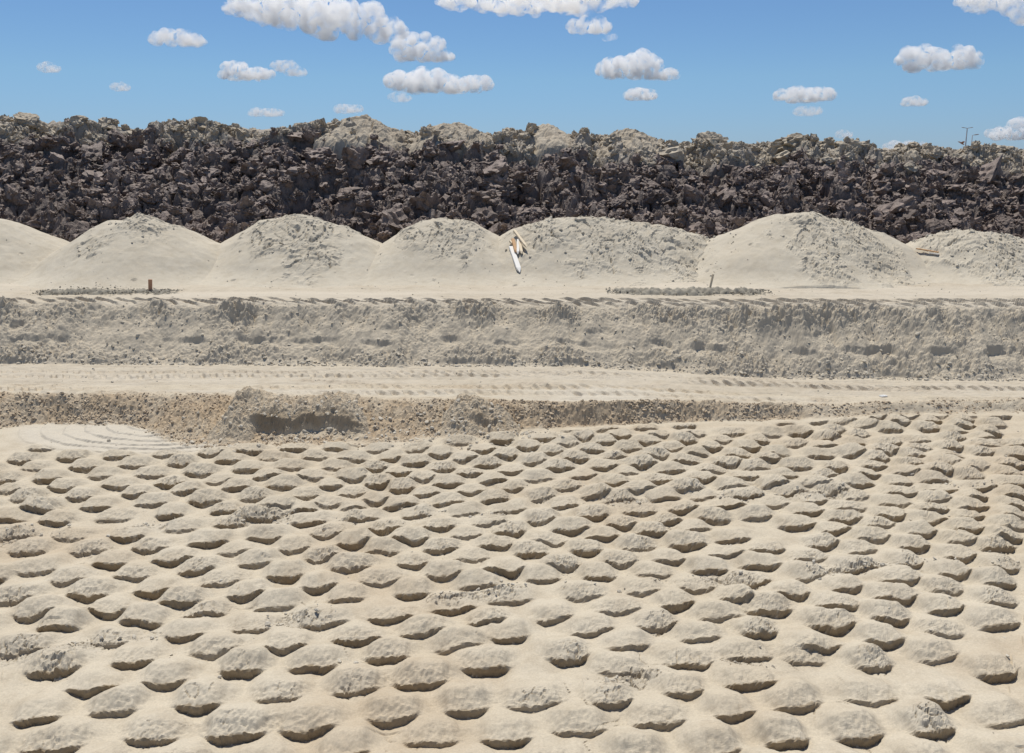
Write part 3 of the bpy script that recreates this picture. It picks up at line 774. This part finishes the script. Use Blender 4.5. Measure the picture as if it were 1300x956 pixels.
# other clods of the heap, large enough to be told apart
ZONES = [(20, 'behind the half hidden left mound'), (175, 'behind the mound by the brown stake'), (370, 'behind the mound with the cracked crust'), (565, 'behind the smaller mound left of the stakes'),
         (770, 'behind the long flat-topped mound'), (1015, 'behind the tallest mound'), (1240, 'behind the low right mound')]
def sight_clear(x, y, z):
    yy_ = np.arange(14.5, min(y, 18.4), 0.08)
    f_ = yy_ / y
    zl = CAM_H + (z - CAM_H) * f_
    return not any((mound_h(k, x * f_, yy_, False)[0] > zl).any() for k in range(7))
found, tries, taken = [], 0, []
while len(found) < 280 and tries < 20000:
    tries += 1
    t = random.random() ** 0.8
    y = Y_TOE + 0.5 + t * (Y_RIDGE - Y_TOE - 0.3)
    x = random.uniform(-0.62, 0.62) * y
    big = random.random()
    size = 0.13 + 0.27 * big ** 3
    if t > 0.82: size = min(size, 0.23)
    if any((x - a) ** 2 + (y - b) ** 2 < (0.8 * (size + c)) ** 2 for a, b, c in taken): continue
    z, th_ = heap_pt(x, y)
    if not sight_clear(x, y, z + 0.3 * size): continue
    taken.append((x, y, size))
    dep = y * math.cos(PITCH) + (CAM_H - z) * math.sin(PITCH)
    u = 650 + F_PX * x / dep
    zone = min(range(7), key=lambda i: abs(ZONES[i][0] - u))
    tw = float(tan_w(np.array([x]), np.array([th_]))[0])
    part = 'ridge' if tw > 0.4 else ('low' if t < 0.42 else 'middle' if t < 0.70 else 'high')
    found.append((size, x, y, zone, part, 0 <= u <= 1300))
best = {}
for i, f_ in enumerate(found):
    if f_[5]: best.setdefault((f_[3], f_[4]), []).append((f_[0], i))
lead = {}
for key, lst in best.items():
    lst.sort(reverse=True)
    if len(lst) == 1 or lst[0][0] > 1.15 * lst[1][0]: lead[lst[0][1]] = key
WHERE = {'low': 'low on the slope', 'middle': 'midway up the slope', 'high': 'high on the slope'}
for i, (size, x, y, zone, part, inv) in enumerate(found):
    if part == 'ridge':
        lab = 'largest of the small tan clods on the ridge ' + ZONES[zone][1] if i in lead else 'tan grey clod of earth among others along the ridge of the spoil heap'
        clod(random.choice(tan_v), x, y, size, lab, 'tan clods along the ridge', sink=0.4)
    else:
        lab = 'largest loose dark clod ' + WHERE[part] + ' ' + ZONES[zone][1] if i in lead else 'dark brown clod of earth among others on the spoil heap slope'
        clod(random.choice(dark_v), x, y, size, lab, 'dark clods on the spoil heap slope')

N = 24000
ty = rng.random(N) ** 0.9; yy = Y_TOE + 0.1 + ty * (Y_RIDGE - Y_TOE + 0.4)
xx = (rng.random(N) * 2 - 1) * 0.8 * yy
zz, tt = heap_h(xx, yy)
sc_ = 0.028 + 0.17 * rng.random(N) ** 6
tw = tan_w(xx, tt) > 0.35 + 0.3 * rng.random(N)
small_dark = variants('small_clod', 10, 3, M_clod, 500, rough=0.34, cuts=3)
small_tan = variants('small_clod', 8, 3, M_tan, 520, rough=0.34, cuts=3)
P = np.stack([xx, yy, zz + sc_ * 0.2], 1)
scatter('small_clods', 'countless small dark crumbs and clods over the spoil heap slope', 'clods', P[~tw], sc_[~tw], small_dark)
scatter('ridge_crumbs', 'countless tan crumbs along the ridge of the spoil heap', 'clods', P[tw], sc_[tw], small_tan)

# tan sand piles tipped along the ridge
TANP = [(460, 148, 56, 'tan sand pile tipped on the ridge, leftmost and tallest of the ridge piles'),
        (575, 155, 62, 'broad tan sand pile on the ridge with a ragged clotted top, second from the left'),
        (690, 158, 44, 'smooth dome shaped tan sand pile on the ridge above the long flat-topped mound'),
        (797, 165, 52, 'ragged tan sand pile on the ridge left of the large round clod')]
for k, (u, v, hw, lab) in enumerate(TANP):
    yc = 25.1
    xc, zc = at_y(u, v, yc)
    w = hw * yc / F_PX
    gx = np.arange(xc - 1.9 * w, xc + 1.9 * w, 0.035); gy = np.arange(yc - 2.0 * w, yc + 1.6 * w, 0.05)
    Xt, Yt = np.meshgrid(gx, gy)
    r = np.hypot((Xt - xc) / w, (Yt - yc) / w / 1.1)
    r = r * (1 + 0.18 * fbm(Xt, Yt, 1.2, 3, 0.5, 250 + k))
    Ht = 0.95
    n = 0.12 * ridged(Xt, Yt, 1.3, 5, 0.6, 260 + k) + 0.10 * fbm(Xt, Yt, 3.5, 4, 0.6, 270 + k)
    d1, d2, cv = voro(Xt, Yt, 3.2, 70 + k)
    n = n + (0.10 * (cv - 0.5) - 0.10 * (1 - sst(0, 0.14, d2 - d1)) * (cv > 0.5) + 0.05 * ridged(Xt, Yt, 5, 3, 0.6, 280)) * (0.35 if k == 2 else 1.0)
    Zt = zc - 0.08 - 0.62 * w * (np.sqrt(r * r + 0.22) - 0.47) * 1.15 + n * 0.8
    Zt = Zt - 2.0 * w * np.clip(r - 1.2, 0, 9) ** 1.2
    o = link('sand_pile', grid_mesh('sand_pile', Xt, Yt, Zt, smooth=False), M_tan)
    tag(o, lab, 'sand pile', 'tan sand piles along the ridge')

# ------------------------------------------------------------------ trimmed earth piles on the edge of the rolled field
def cut_pile(u_pts, y_front, depth, label, wall_u, seed, wall_k=1.0):
    """bank left standing by the machine: ragged crest, steep shaded cut face towards the field"""
    us = np.array([p[0] for p in u_pts], float); vs = np.array([p[1] for p in u_pts], float)
    yc = y_front + depth * 0.45
    xs, zs = np.array([at_y(u, v, yc)[0] for u, v in u_pts]), np.array([at_y(u, v, yc)[1] for u, v in u_pts])
    gx = np.arange(xs[0] - 0.25, xs[-1] + 0.25, 0.0095)
    gy = np.concatenate([np.arange(y_front - 0.45, y_front + 0.30, 0.009), np.arange(y_front + 0.32, y_front + depth + 0.5, 0.02)])
    Xp, Yp = np.meshgrid(gx, gy)
    g0 = base_ground(Xp, Yp, False)[0]
    crest = np.interp(Xp, xs, zs) + 0.05 * fbm(Xp, Yp, 3.0, 3, 0.6, seed)
    w0, w1 = at_y(wall_u[0], 540, y_front)[0], at_y(wall_u[1], 540, y_front)[0]
    wall = wall_k * np.clip(1.12 - 0.55 * (Xp - w0) / (w1 - w0) + 0.5 * fbm(Xp, Xp * 0, 2.6, 3, 0.6, seed + 11), 0, 1) * sst(w0 - 0.12, w0 + 0.10, Xp) * (1 - sst(w1 - 0.10, w1 + 0.14, Xp))
    yf = y_front + 0.16 * fbm(Xp, Xp * 0, 1.3, 4, 0.6, seed + 3) + 0.035 * fbm(Xp, Yp, 9, 4, 0.65, seed + 5)
    crest = crest + 0.06 * fbm(Xp, Yp, 5.0, 4, 0.65, seed + 7)
    d = Yp - yf
    steep = np.interp(d, [-0.22, -0.10, 0.0, 0.05, 0.16, 0.30, depth * 0.5], [0, 0.03, 0.06, 0.80, 0.88, 0.95, 1.0])
    slope = np.interp(d, [-0.38, -0.2, 0.1, 0.3, depth * 0.5], [0, 0.14, 0.60, 0.9, 1.0])
    rise = slope + (steep - slope) * wall
    rise = rise * (1 - sst(depth * 0.55, depth + 0.3, d)) 
    hgt = np.clip(crest - g0, 0.0, 9)
    lump = 1 - voro(Xp + 0.03 * perlin(Xp * 6, Yp * 6, 2), Yp, 8.0, seed)[0]; lump2 = 1 - voro(Xp, Yp, 19.0, seed + 1)[0]
    rough = (0.035 * (lump - 0.5) + 0.03 * (lump2 - 0.5) + 0.09 * ridged(Xp, Yp, 2.6, 6, 0.65, seed + 9))
    onwall = wall * sst(0.0, 0.02, d) * (1 - sst(0.07, 0.16, d))
    env = sst(0.0, 0.08, hgt * rise)
    Zp = g0 - 0.03 + hgt * rise + rough * env * (1 - 0.6 * onwall)
    edge = np.minimum(sst(gx[0], gx[0] + 0.2, Xp), 1 - sst(gx[-1] - 0.2, gx[-1], Xp))
    edge = edge * sst(gy[0], gy[0] + 0.12, Yp) * (1 - sst(gy[-1] - 0.3, gy[-1], Yp))
    Zp = Zp - 0.12 * (1 - edge)
    br = np.maximum(onwall * 0.8, 0.0)
    o = link('earth_pile', grid_mesh('earth_pile', Xp, Yp, Zp, {'brown': br}, smooth=False), M_pile)
    tag(o, label, 'earth pile', 'earth piles left along the edge of the rolled field')
    return o
cut_pile([(262, 552), (285, 528), (302, 499), (322, 503), (345, 510), (380, 512), (420, 506), (450, 512), (468, 525), (482, 545), (505, 562)], 9.28, 0.80,
         'larger grey earth pile with a dark upright cut face beside the printed field', (322, 462), 310)
cut_pile([(530, 558), (556, 528), (582, 505), (606, 507), (632, 518), (660, 532), (695, 552)], 9.42, 0.55,
         'smaller crumbly earth pile right of the larger cut one, with a thin dark ledge', (602, 640), 330, 0.55)

# dark windrows on the terrace
def windrow(u0, u1, v, wpx, hgt, label, seed):
    x0, y0 = on_plane(u0, v, Z_TERR); x1, _ = on_plane(u1, v, Z_TERR)
    gx = np.arange(x0 - 0.2, x1 + 0.2, 0.014); gy = np.arange(y0 - wpx - 0.1, y0 + wpx + 0.1, 0.02)
    Xw, Yw = np.meshgrid(gx, gy)
    tt = (Xw - x0) / (x1 - x0)
    yc = y0 + 0.12 * fbm(Xw, Xw * 0, 0.5, 2, 0.5, seed)
    e = np.clip(1 - ((Yw - yc) / (wpx * (0.75 + 0.8 * fbm(Xw, Xw * 0, 1.3, 3, 0.6, seed + 6)))) ** 2, 0, 1) * sst(0, 0.18, tt) * (1 - sst(0.82, 1.0, tt))
    lump = 1 - voro(Xw, Yw, 10.0, seed)[0]
    Zw = base_ground(Xw, Yw, False)[0] - 0.04 + e * (0.04 + hgt * (0.7 + 0.6 * fbm(Xw, Yw, 1.0, 2, 0.5, seed + 2))) + sst(0.02, 0.3, e) * (0.07 * (lump - 0.5) + 0.05 * fbm(Xw, Yw, 6, 3, 0.6, seed + 4))
    o = link('soil_windrow', grid_mesh('soil_windrow', Xw, Yw, Zw), M_wind)
    tag(o, label, 'windrow', 'low windrows of damp soil on the terrace')
    return x0, x1, y0
wr = [windrow(38, 236, 371.5, 0.26, 0.05, 'low dark line of damp crumbs on the terrace round the brown stake', 41),
      windrow(760, 985, 372, 0.32, 0.09, 'low grey ridge of damp gravelly soil on the terrace round the thin pale stake', 43)]

# ------------------------------------------------------------------ loose crumbs (nobody could count them)
crumb_v = variants('crumb', 6, 2, M_crumb, 600, rough=0.17, cuts=4, flat=0.62)
crumb_b = variants('crumb', 6, 2, M_crumb_brown, 620, rough=0.17, cuts=4, flat=0.62)
crumb_g = variants('crumb', 6, 2, M_crumb_grey, 640, rough=0.17, cuts=4, flat=0.62)
crumb_w = variants('crumb', 5, 2, M_wind, 660, rough=0.25, cuts=5)
def lay(x, y, s, sink=0.15):
    z = ground_z(x, y); return np.stack([x, y, z + s * sink], 1)
# rolled field: along the crumbling bands and a few everywhere
N = 26000
x = (rng.random(N) * 2 - 1) * 7.0; y = 3.6 + rng.random(N) * 6.0
keep = (np.abs(x) < 0.75 * (y + 1.3)) & (rng.random(N) < 0.80 * band_w(x, y) ** 2 * (fbm(x, y, 1.6, 2, 0.5, 15) > -0.1) + 0.03 * (fbm(x, y, 0.9, 2, 0.5, 16) > 0.15)) & (y < edge_y(x) - 0.1)
x, y = x[keep], y[keep]
s = 0.004 + 0.016 * rng.random(len(x)) ** 3
scatter('sand_crumbs', 'small crumbs of broken crust lying over the rolled sand field', 'crumbs', lay(x, y, s), s, crumb_v)
# brown bank
N = 22000
x = (rng.random(N) * 2 - 1) * 8.5; f, t = bank_foot(x), bank_top(x)
k = -0.10 + rng.random(N) * 1.1 + 0.25 * fbm(x, x * 0 + 4.4, 1.5, 4, 0.6, 36)
y = f + k * (t - f)
keep = rng.random(N) < (1 - 0.65 * sst(1.0, 4.5, x)) * (0.35 + 0.65 * (fbm(x, y, 1.5, 2, 0.5, 18) > -0.05))
x, y = x[keep], y[keep]
s = 0.005 + 0.020 * rng.random(len(x)) ** 4
scatter('brown_crumbs', 'brown crumbs of loose earth along the low bank beyond the printed field', 'crumbs', lay(x, y, s), s, crumb_b)
# embankment
N = 6000
x = (rng.random(N) * 2 - 1) * 10.0
q = np.abs(rng.normal(0, 0.13, N)) + (rng.random(N) < 0.15) * rng.random(N) * 0.6
top_ = rng.random(N) < 0.28
q = np.where(top_, rng.normal(0.74, 0.10, N), q)
y = emb_foot(x) - 0.03 + q
s = 0.006 + 0.028 * rng.random(N) ** 4.5 * np.where(top_, 0.55, 1.0)
scatter('grey_crumbs', 'grey crumbs of sand spilled down the face and foot of the embankment', 'crumbs', lay(x, y, s), s, crumb_g)
# windrows
xs_, ys_, = [], []
for (a, b, yy0), n in zip(wr, (750, 750)):
    xs_.append(a + (b - a) * (0.04 + 0.92 * rng.random(n))); ys_.append(yy0 + rng.normal(0, 0.13, n))
x, y = np.concatenate(xs_), np.concatenate(ys_)
s = 0.006 + 0.014 * rng.random(len(x)) ** 3
p = lay(x, y, s); p[:, 2] += 0.03
scatter('damp_crumbs', 'dark damp crumbs heaped on the two windrows of the terrace', 'crumbs', p, s, crumb_w)
# clotted scars of the mounds
px_, py_ = [], []
for k in range(7):
    xs, ym, zs = SPINES[k]
    a = rng.uniform(xs[0] - 1.6, xs[-1] + 1.6, 5000); b = rng.uniform(ym - 1.7, ym + 0.2, 5000)
    h_, sc_w = mound_h(k, a, b)
    kp = (rng.random(5000) < 0.55 * sc_w ** 2 * sst(-0.2, 0.5, fbm(a, b, 2.4, 3, 0.6, 190)) + 0.0012)
    px_.append(a[kp]); py_.append(b[kp])
x, y = np.concatenate(px_), np.concatenate(py_)
s = 0.008 + 0.034 * rng.random(len(x)) ** 4
scatter('mound_crumbs', 'small clods of sand in the scars of the sand mounds', 'crumbs', lay(x, y, s), s, crumb_v)
# round the earth piles
N = 1400
cx_ = np.where(rng.random(N) < 0.65, rng.normal(-2.35, 0.75, N), rng.normal(-0.45, 0.5, N))
cy_ = rng.normal(9.3, 0.20, N)
s = 0.006 + 0.026 * rng.random(N) ** 4
p = lay(cx_, cy_, s)
bvh = [o_ for o_ in col.objects if o_.name.startswith('earth_pile')]
for i in range(N):
    for o_ in bvh:
        ok, loc, nrm, fi = o_.ray_cast(Vector((p[i, 0], p[i, 1], 5)), Vector((0, 0, -1)))
        if ok and loc.z > p[i, 2]: p[i, 2] = loc.z + (s[i] * 0.15 if nrm.z > 0.55 else -0.2)
scatter('pile_crumbs', 'crumbs of earth fallen round the two earth piles', 'crumbs', p, s, crumb_v)
# mounds, terrace, track: sparse
N = 1500
x = (rng.random(N) * 2 - 1) * 11.5; y = 10.3 + rng.random(N) * 6.0
s = 0.004 + 0.014 * rng.random(N) ** 3
scatter('loose_crumbs', 'scattered sand crumbs on the track, terrace and mound slopes', 'crumbs', lay(x, y, s), s, crumb_v)

# ------------------------------------------------------------------ stakes and planks
def stake_mesh(name, length, w, th, mat, point=True):
    """square stake with bevelled edges, sawn head and pointed tip; runs along +Z from its tip"""
    a, b, c = w / 2, th / 2, min(w, th) * 0.12
    ring = [(-a + c, -b), (a - c, -b), (a, -b + c), (a, b - c), (a - c, b), (-a + c, b), (-a, b - c), (-a, -b + c)]
    lv = [(0.0, 0.12), (length * 0.14, 1.0), (length * 0.5, 0.98), (length * 0.985, 1.0), (length, 0.93)] if point else \
         [(0.0, 0.95), (length * 0.01, 1.0), (length * 0.5, 1.0), (length * 0.99, 1.0), (length, 0.95)]
    v, f = [], []
    for z, k in lv:
        for p in ring: v.append((p[0] * k, p[1] * k, z))
    for i in range(len(lv) - 1):
        for j in range(8):
            f.append((i * 8 + j, i * 8 + (j + 1) % 8, (i + 1) * 8 + (j + 1) % 8, (i + 1) * 8 + j))
    f.append(tuple(range(7, -1, -1))); f.append(tuple(range((len(lv) - 1) * 8, len(lv) * 8)))
    me = mesh_from(name, v, f); me.materials.append(mat); return me
def lay_stake(name, pa, pb, w, th, mat, label, group=None, cat='stake', lift=0.03, point=True, la=0.0, lb=0.0):
    A, B = hit(*pa), hit(*pb)
    A.z += lift + la; B.z += lift + lb
    d = B - A
    o = link(name, stake_mesh(name, d.length, w, th, mat, point))
    o.rotation_euler = d.to_track_quat('Z', 'Y').to_euler(); o.location = A
    tag(o, label, cat, group); return o
G = 'wooden stakes thrown on the sand between two mounds'
lay_stake('wooden_stake', (660, 348), (649, 316), 0.085, 0.05, M_white, 'longest whitened stake, lowest of the bundle between two sand mounds', G)
lay_stake('wooden_stake', (655.5, 325), (651, 308), 0.055, 0.045, M_orange, 'tan orange stake at the left of the bundle between the mounds', G, lift=0.06)
lay_stake('wooden_stake', (657.5, 327), (658, 309), 0.05, 0.045, M_white, 'short white stake in the middle of the bundle between the mounds', G, lift=0.06)
lay_stake('wooden_stake', (662.5, 326), (659.5, 311), 0.05, 0.045, M_wood, 'short cream stake just right of the white middle one in the bundle', G, lift=0.05)
lay_stake('wooden_stake', (669, 321.5), (653, 300), 0.05, 0.04, M_wood, 'slanting cream stake lying across the top of the bundle', G, lift=0.10)
lay_stake('wooden_stake', (651, 313), (648, 310), 0.05, 0.04, M_wood, 'stubby cream stake end at the upper left of the bundle', G, lift=0.05, point=False)
lay_stake('plank', (1191, 324), (1163, 319), 0.05, 0.02, M_orange, 'thin orange plank lying in the dip between the two rightmost sand mounds', cat='plank', point=False, lift=0.05)
lay_stake('plank', (1191.5, 325), (1180, 323.4), 0.05, 0.02, M_white, 'short white board end sticking out below the orange plank', cat='plank', point=False, lift=0.03)
def upright(u, vb, vt, wpx, mat, lean, label):
    x, y = on_plane(u, vb, Z_TERR + 0.03)
    L = (vb - vt) * y / F_PX * 1.03
    o = link('survey_stake', stake_mesh('survey_stake', L + 0.25, wpx * y / F_PX, wpx * y / F_PX * 0.6, mat))
    o.location = (x, y, Z_TERR + 0.05 - 0.25); o.rotation_euler = (0, lean, 0.2)
    tag(o, label, 'stake', 'survey stakes standing on the terrace')
upright(189.5, 369, 356.5, 4.6, M_brown, 0.07, 'short brown survey stake standing in the dark crumbs on the left of the terrace')
upright(897.5, 367.5, 349.5, 2.6, M_wood, 0.20, 'thin pale survey stake leaning right in the grey ridge on the terrace')
p = hit(1121, 504, 9, 13)
st = link('pale_stone', clod_mesh('pale_stone', 77, 3, plain('white_stone', (0.8, 0.79, 0.76), 0.8), rough=0.12, cuts=6))
st.location = p + Vector((0, 0, 0.01)); st.scale = (0.055, 0.04, 0.03)
tag(st, 'small white stone lying on the track at the right', 'stone')

# ------------------------------------------------------------------ lamp posts far behind the heap, a bird
def tube(v, f, pts, radii, n=10):
    base = len(v)
    for i, p in enumerate(pts):
        p = Vector(p)
        d = (Vector(pts[min(i + 1, len(pts) - 1)]) - Vector(pts[max(i - 1, 0)])).normalized()
        q = d.to_track_quat('Z', 'Y')
        for k in range(n):
            a = 2 * math.pi * k / n
            v.append(p + q @ Vector((math.cos(a) * radii[i], math.sin(a) * radii[i], 0)))
    for i in range(len(pts) - 1):
        for k in range(n):
            f.append((base + i * n + k, base + i * n + (k + 1) % n, base + (i + 1) * n + (k + 1) % n, base + (i + 1) * n + k))
    f.append(tuple(base + k for k in range(n - 1, -1, -1))); f.append(tuple(base + (len(pts) - 1) * n + k for k in range(n)))
def head_mesh(length, w, h):
    v, f = [], []
    secs = [(0.0, 0.35, 0.5), (0.15, 0.6, 0.8), (0.5, 1.0, 1.0), (0.85, 0.9, 0.8), (1.0, 0.5, 0.4)]
    for s, kw, kh in secs:
        for yy_, zz_ in ((-1, -0.5), (-0.7, 0.3), (0, 0.5), (0.7, 0.3), (1, -0.5), (0, -0.6)):
            v.append((s * length, yy_ * w * kw / 2, zz_ * h * kh))
    for i in range(4):
        for k in range(6):
            f.append((i * 6 + k, i * 6 + (k + 1) % 6, (i + 1) * 6 + (k + 1) % 6, (i + 1) * 6 + k))
    f.append((5, 4, 3, 2, 1, 0)); f.append(tuple(range(24, 30)))
    return v, f
def lamp(u, vtop, y, double, label):
    x, z = at_y(u, vtop, y)
    root = bpy.data.objects.new('street_lamp', None); col.objects.link(root)
    root.location = (x, y, Z_TERR - 0.05)
    tag(root, label, 'street lamp', 'street lamps far behind the spoil heap')
    H = z - root.location.z
    v, f = [], []
    tube(v, f, [(0, 0, 0), (0, 0, 1.2), (0, 0, 1.25), (0, 0, H)], [0.16, 0.155, 0.115, 0.075])
    link('pole', mesh_from('pole', v, f, True), M_steel, root)
    sides = (1, -1) if double else (1,)
    for sd in sides:
        v, f = [], []
        ln_ = 0.45 if double else 0.35
        tube(v, f, [(0, 0, H - 0.08), (sd * ln_ * 0.5, 0, H - 0.0), (sd * ln_, 0, H + 0.03)], [0.05, 0.045, 0.04])
        link('arm', mesh_from('arm', v, f, True), M_steel, root)
        v, f = head_mesh(0.55 if double else 0.95, 0.28, 0.12 if double else 0.2)
        o = link('lamp_head', mesh_from('lamp_head', v, f, True), M_lamp, root)
        o.location = (sd * (ln_ - 0.05), 0, H + 0.04); o.rotation_euler = (0, -0.12 if sd > 0 else 0.12, 0 if sd > 0 else math.pi)
        if sd < 0: o.rotation_euler = (0, -0.12, math.pi)
lamp(1228, 162.5, 150, True, 'taller T-shaped street lamp with two arms seen over the ridge')
lamp(1234.5, 171.5, 175, False, 'lower street lamp with one arm to the right of the T-shaped lamp')
bx, bz = at_y(1220.5, 182, 70)
bird = bpy.data.objects.new('bird', None); col.objects.link(bird); bird.location = (bx, 70, bz); bird.rotation_euler = (0, math.radians(24), 0)
tag(bird, 'small reddish brown bird in flight just left of the T-shaped lamp', 'bird')
v, f = [], []
tube(v, f, [(-0.24, 0, 0), (-0.17, 0, 0.01), (-0.05, 0, 0.02), (0.07, 0, 0.015), (0.15, 0, 0.0), (0.19, 0, 0.01), (0.225, 0, 0.0), (0.26, 0, -0.01)], [0.03, 0.022, 0.055, 0.062, 0.045, 0.042, 0.03, 0.005], 10)
link('body', mesh_from('body', v, f, True), M_bird, bird)
for sd in (1, -1):
    v = []
    for i, (s_, c0, c1, zz_) in enumerate([(0.02, -0.08, 0.10, 0.02), (0.16, -0.09, 0.10, 0.09), (0.30, -0.08, 0.06, 0.13), (0.42, -0.10, 0.0, 0.12), (0.50, -0.12, -0.08, 0.10)]):
        v += [(c0, sd * s_, zz_), (c1, sd * s_, zz_ + 0.004), (c1, sd * s_, zz_ + 0.016), (c0, sd * s_, zz_ + 0.008)]
    f = []
    for i in range(4):
        for k in range(4): f.append((i * 4 + k, i * 4 + (k + 1) % 4, (i + 1) * 4 + (k + 1) % 4, (i + 1) * 4 + k))
    f += [(3, 2, 1, 0), (16, 17, 18, 19)]
    link('wing', mesh_from('wing', v, f, True), M_bird, bird)

# ------------------------------------------------------------------ clouds: bodies of scattering droplets, kilometres away
def cloud_material(name, dens, fr, lo, hi):
    k = NT(name)
    tc = k.n('ShaderNodeTexCoord')
    n = k.noise(tc.outputs['Object'], fr, 7, 0.62)
    mr = k.n('ShaderNodeMapRange'); mr.inputs['From Min'].default_value = lo; mr.inputs['From Max'].default_value = hi
    k.l(n, mr.inputs['Value'])
    d = k.math('MULTIPLY', mr.outputs[0], dens)
    vs = k.n('ShaderNodeVolumeScatter'); vs.inputs['Color'].default_value = (1, 1, 1, 1); vs.inputs['Anisotropy'].default_value = 0.3
    k.l(d, vs.inputs['Density'])
    k.l(vs.outputs[0], k.out.inputs['Volume'])
    return k.m
M_cloud = cloud_material('cloud_vapour', 0.021, 0.0095, 0.435, 0.64)
M_wisp = cloud_material('thin_cloud_vapour', 0.016, 0.013, 0.45, 0.66)
ICO1 = icosphere(2)
def cloud(lobes, label, wisp=False, base_alt=1300.0, vbase=None, far=16000.0):
    """lobes: (u, v, half width px, half height px) of the visible puffs; the base of the cloud is flat"""
    u = sum(l[0] for l in lobes) / len(lobes); vb = max(l[1] + l[3] for l in lobes) if vbase is None else vbase
    kx, kz = ray(u, vb)
    y = min(max(base_alt / kz, 6000.0), far)
    S = y / F_PX
    r = random.Random(int(u * 7 + vb * 13))
    vs, fs = [], []
    x0, z0 = at_y(u, vb, y)
    for lu, lv, hw, hh in lobes:
        n = max(9, int(hw * 2 / max(hh, 2) * 9))
        for i in range(n):
            a = r.uniform(-1, 1)
            top = math.sqrt(max(0.0, 1 - a * a))
            b = r.uniform(-0.9, 1.0) * top
            rad = (0.20 + 0.36 * r.random() ** 1.5) * hh * (0.55 + 0.45 * top) + 1.0
            px, pz = at_y(lu + a * (hw - rad * 0.6), lv - b * (hh - rad * 0.5), y)
            py = r.uniform(-0.8, 0.8) * hw * 0.6 * top
            for q in ICO1[0]:
                zq = pz - z0 + q[2] * rad * S
                if zq < 0: zq *= 0.15
                vs.append((px - x0 + q[0] * rad * S * 1.15, py * S + q[1] * rad * S * 1.15, zq))
            off = len(vs) - len(ICO1[0])
            fs += [tuple(i_ + off for i_ in t_) for t_ in ICO1[1]]
    me = mesh_from('cloud', vs, fs)
    tmp = bpy.data.objects.new('cloud_shape', me); col.objects.link(tmp)
    rm = tmp.modifiers.new('r', 'REMESH'); rm.mode = 'VOXEL'; rm.voxel_size = 1.6 * S
    dg = bpy.context.evaluated_depsgraph_get()
    m2 = bpy.data.meshes.new_from_object(tmp.evaluated_get(dg))
    bpy.data.objects.remove(tmp); bpy.data.meshes.remove(me)
    co = np.zeros(len(m2.vertices) * 3, np.float32); m2.vertices.foreach_get('co', co)
    no = np.zeros(len(m2.vertices) * 3, np.float32); m2.vertex_normals.foreach_get('vector', no)
    co = co.reshape(-1, 3); no = no.reshape(-1, 3)
    q = co / S
    d = 2.2 * fbm(q[:, 0] + q[:, 1] * 0.7, q[:, 2] + q[:, 1] * 0.6, 0.09, 4, 0.6, int(u) % 60)
    co = co + no * ((1.25 * d + 2.3) * S)[:, None] * np.clip(q[:, 2:3] / 6 + 0.25, 0, 1)
    m2.vertices.foreach_set('co', co.ravel().astype(np.float32)); m2.update()
    m2.polygons.foreach_set('use_smooth', np.full(len(m2.polygons), True))
    m2.name = 'cloud'
    o = link('cloud', m2, M_wisp if wisp else M_cloud)
    o.location = (x0, y, z0)
    tag(o, label, 'cloud', 'small cumulus clouds in the blue sky')
cloud([(335, 8, 52, 16), (385, 14, 50, 26), (435, 24, 50, 26), (485, 38, 30, 16)], 'largest white cloud at the top left, cut by the upper edge')
cloud([(530, 60, 34, 18), (556, 72, 20, 7)], 'compact puffy cloud below the right end of the largest cloud')
cloud([(528, 102, 38, 17), (572, 108, 34, 10), (605, 107, 20, 10)], 'long flat-bottomed cloud with two humps above the second ridge pile')
cloud([(507, 124, 14, 6)], 'faint wisp hanging below the long two humped cloud', True, far=11000.0)
cloud([(590, 2, 36, 9), (645, 4, 44, 14), (710, 2, 70, 16), (780, 0, 30, 8)], 'long grey bottomed cloud along the upper edge in the middle')
cloud([(747, 34, 27, 10)], 'small bright cloud right below the long one at the upper edge')
cloud([(774, 48, 9, 4)], 'tiny puff at the lower right of the small bright cloud', True, far=7000.0)
cloud([(800, 88, 42, 13), (812, 80, 26, 13), (840, 96, 22, 6)], 'triangular white cloud right of the middle of the sky')
cloud([(816, 121, 22, 7)], 'small oblong cloud under the triangular one')
cloud([(1022, 121, 38, 9)], 'flat thin cloud above the broad tan ridge clod')
cloud([(1025, 142, 17, 5)], 'small thin streak of cloud below the flat thin one', True, far=11000.0)
cloud([(1170, 76, 30, 15), (1210, 76, 34, 14)], 'loaf shaped white cloud at the right side of the sky')
cloud([(1161, 130, 15, 5)], 'tiny white cloud below the loaf shaped one')
cloud([(1255, 2, 42, 10), (1292, 10, 26, 12), (1297, 24, 12, 8)], 'cloud in the upper right corner cut by the edges')
cloud([(224, 50, 32, 9), (245, 54, 16, 5)], 'elongated small cloud at the upper left')
cloud([(314, 95, 35, 7), (298, 85, 16, 5)], 'thin slanted cloud left of the middle, under the largest cloud')
cloud([(360, 84, 16, 5), (375, 92, 14, 5)], 'small ragged cloud right next to the thin slanted one', True)
cloud([(63, 87, 13, 5)], 'small faint cloud alone at the far left', True)
cloud([(153, 111, 11, 5)], 'tiny faint cloud above the dip at the left of the ridge', True)
cloud([(338, 144, 22, 4)], 'faint low streak of cloud just over the left ridge', True)
cloud([(442, 139, 16, 5)], 'faint low cloud just above the leftmost ridge pile', True)
cloud([(1282, 170, 28, 8), (1294, 158, 14, 6)], 'low cloud at the right edge just over the ridge')
cloud([(1072, 171, 10, 4)], 'tiny low cloud over the ridge left of the lamp posts', True)
cloud([(1150, 187, 26, 6)], 'low flat cloud half hidden by the ridge left of the lamp posts', True)
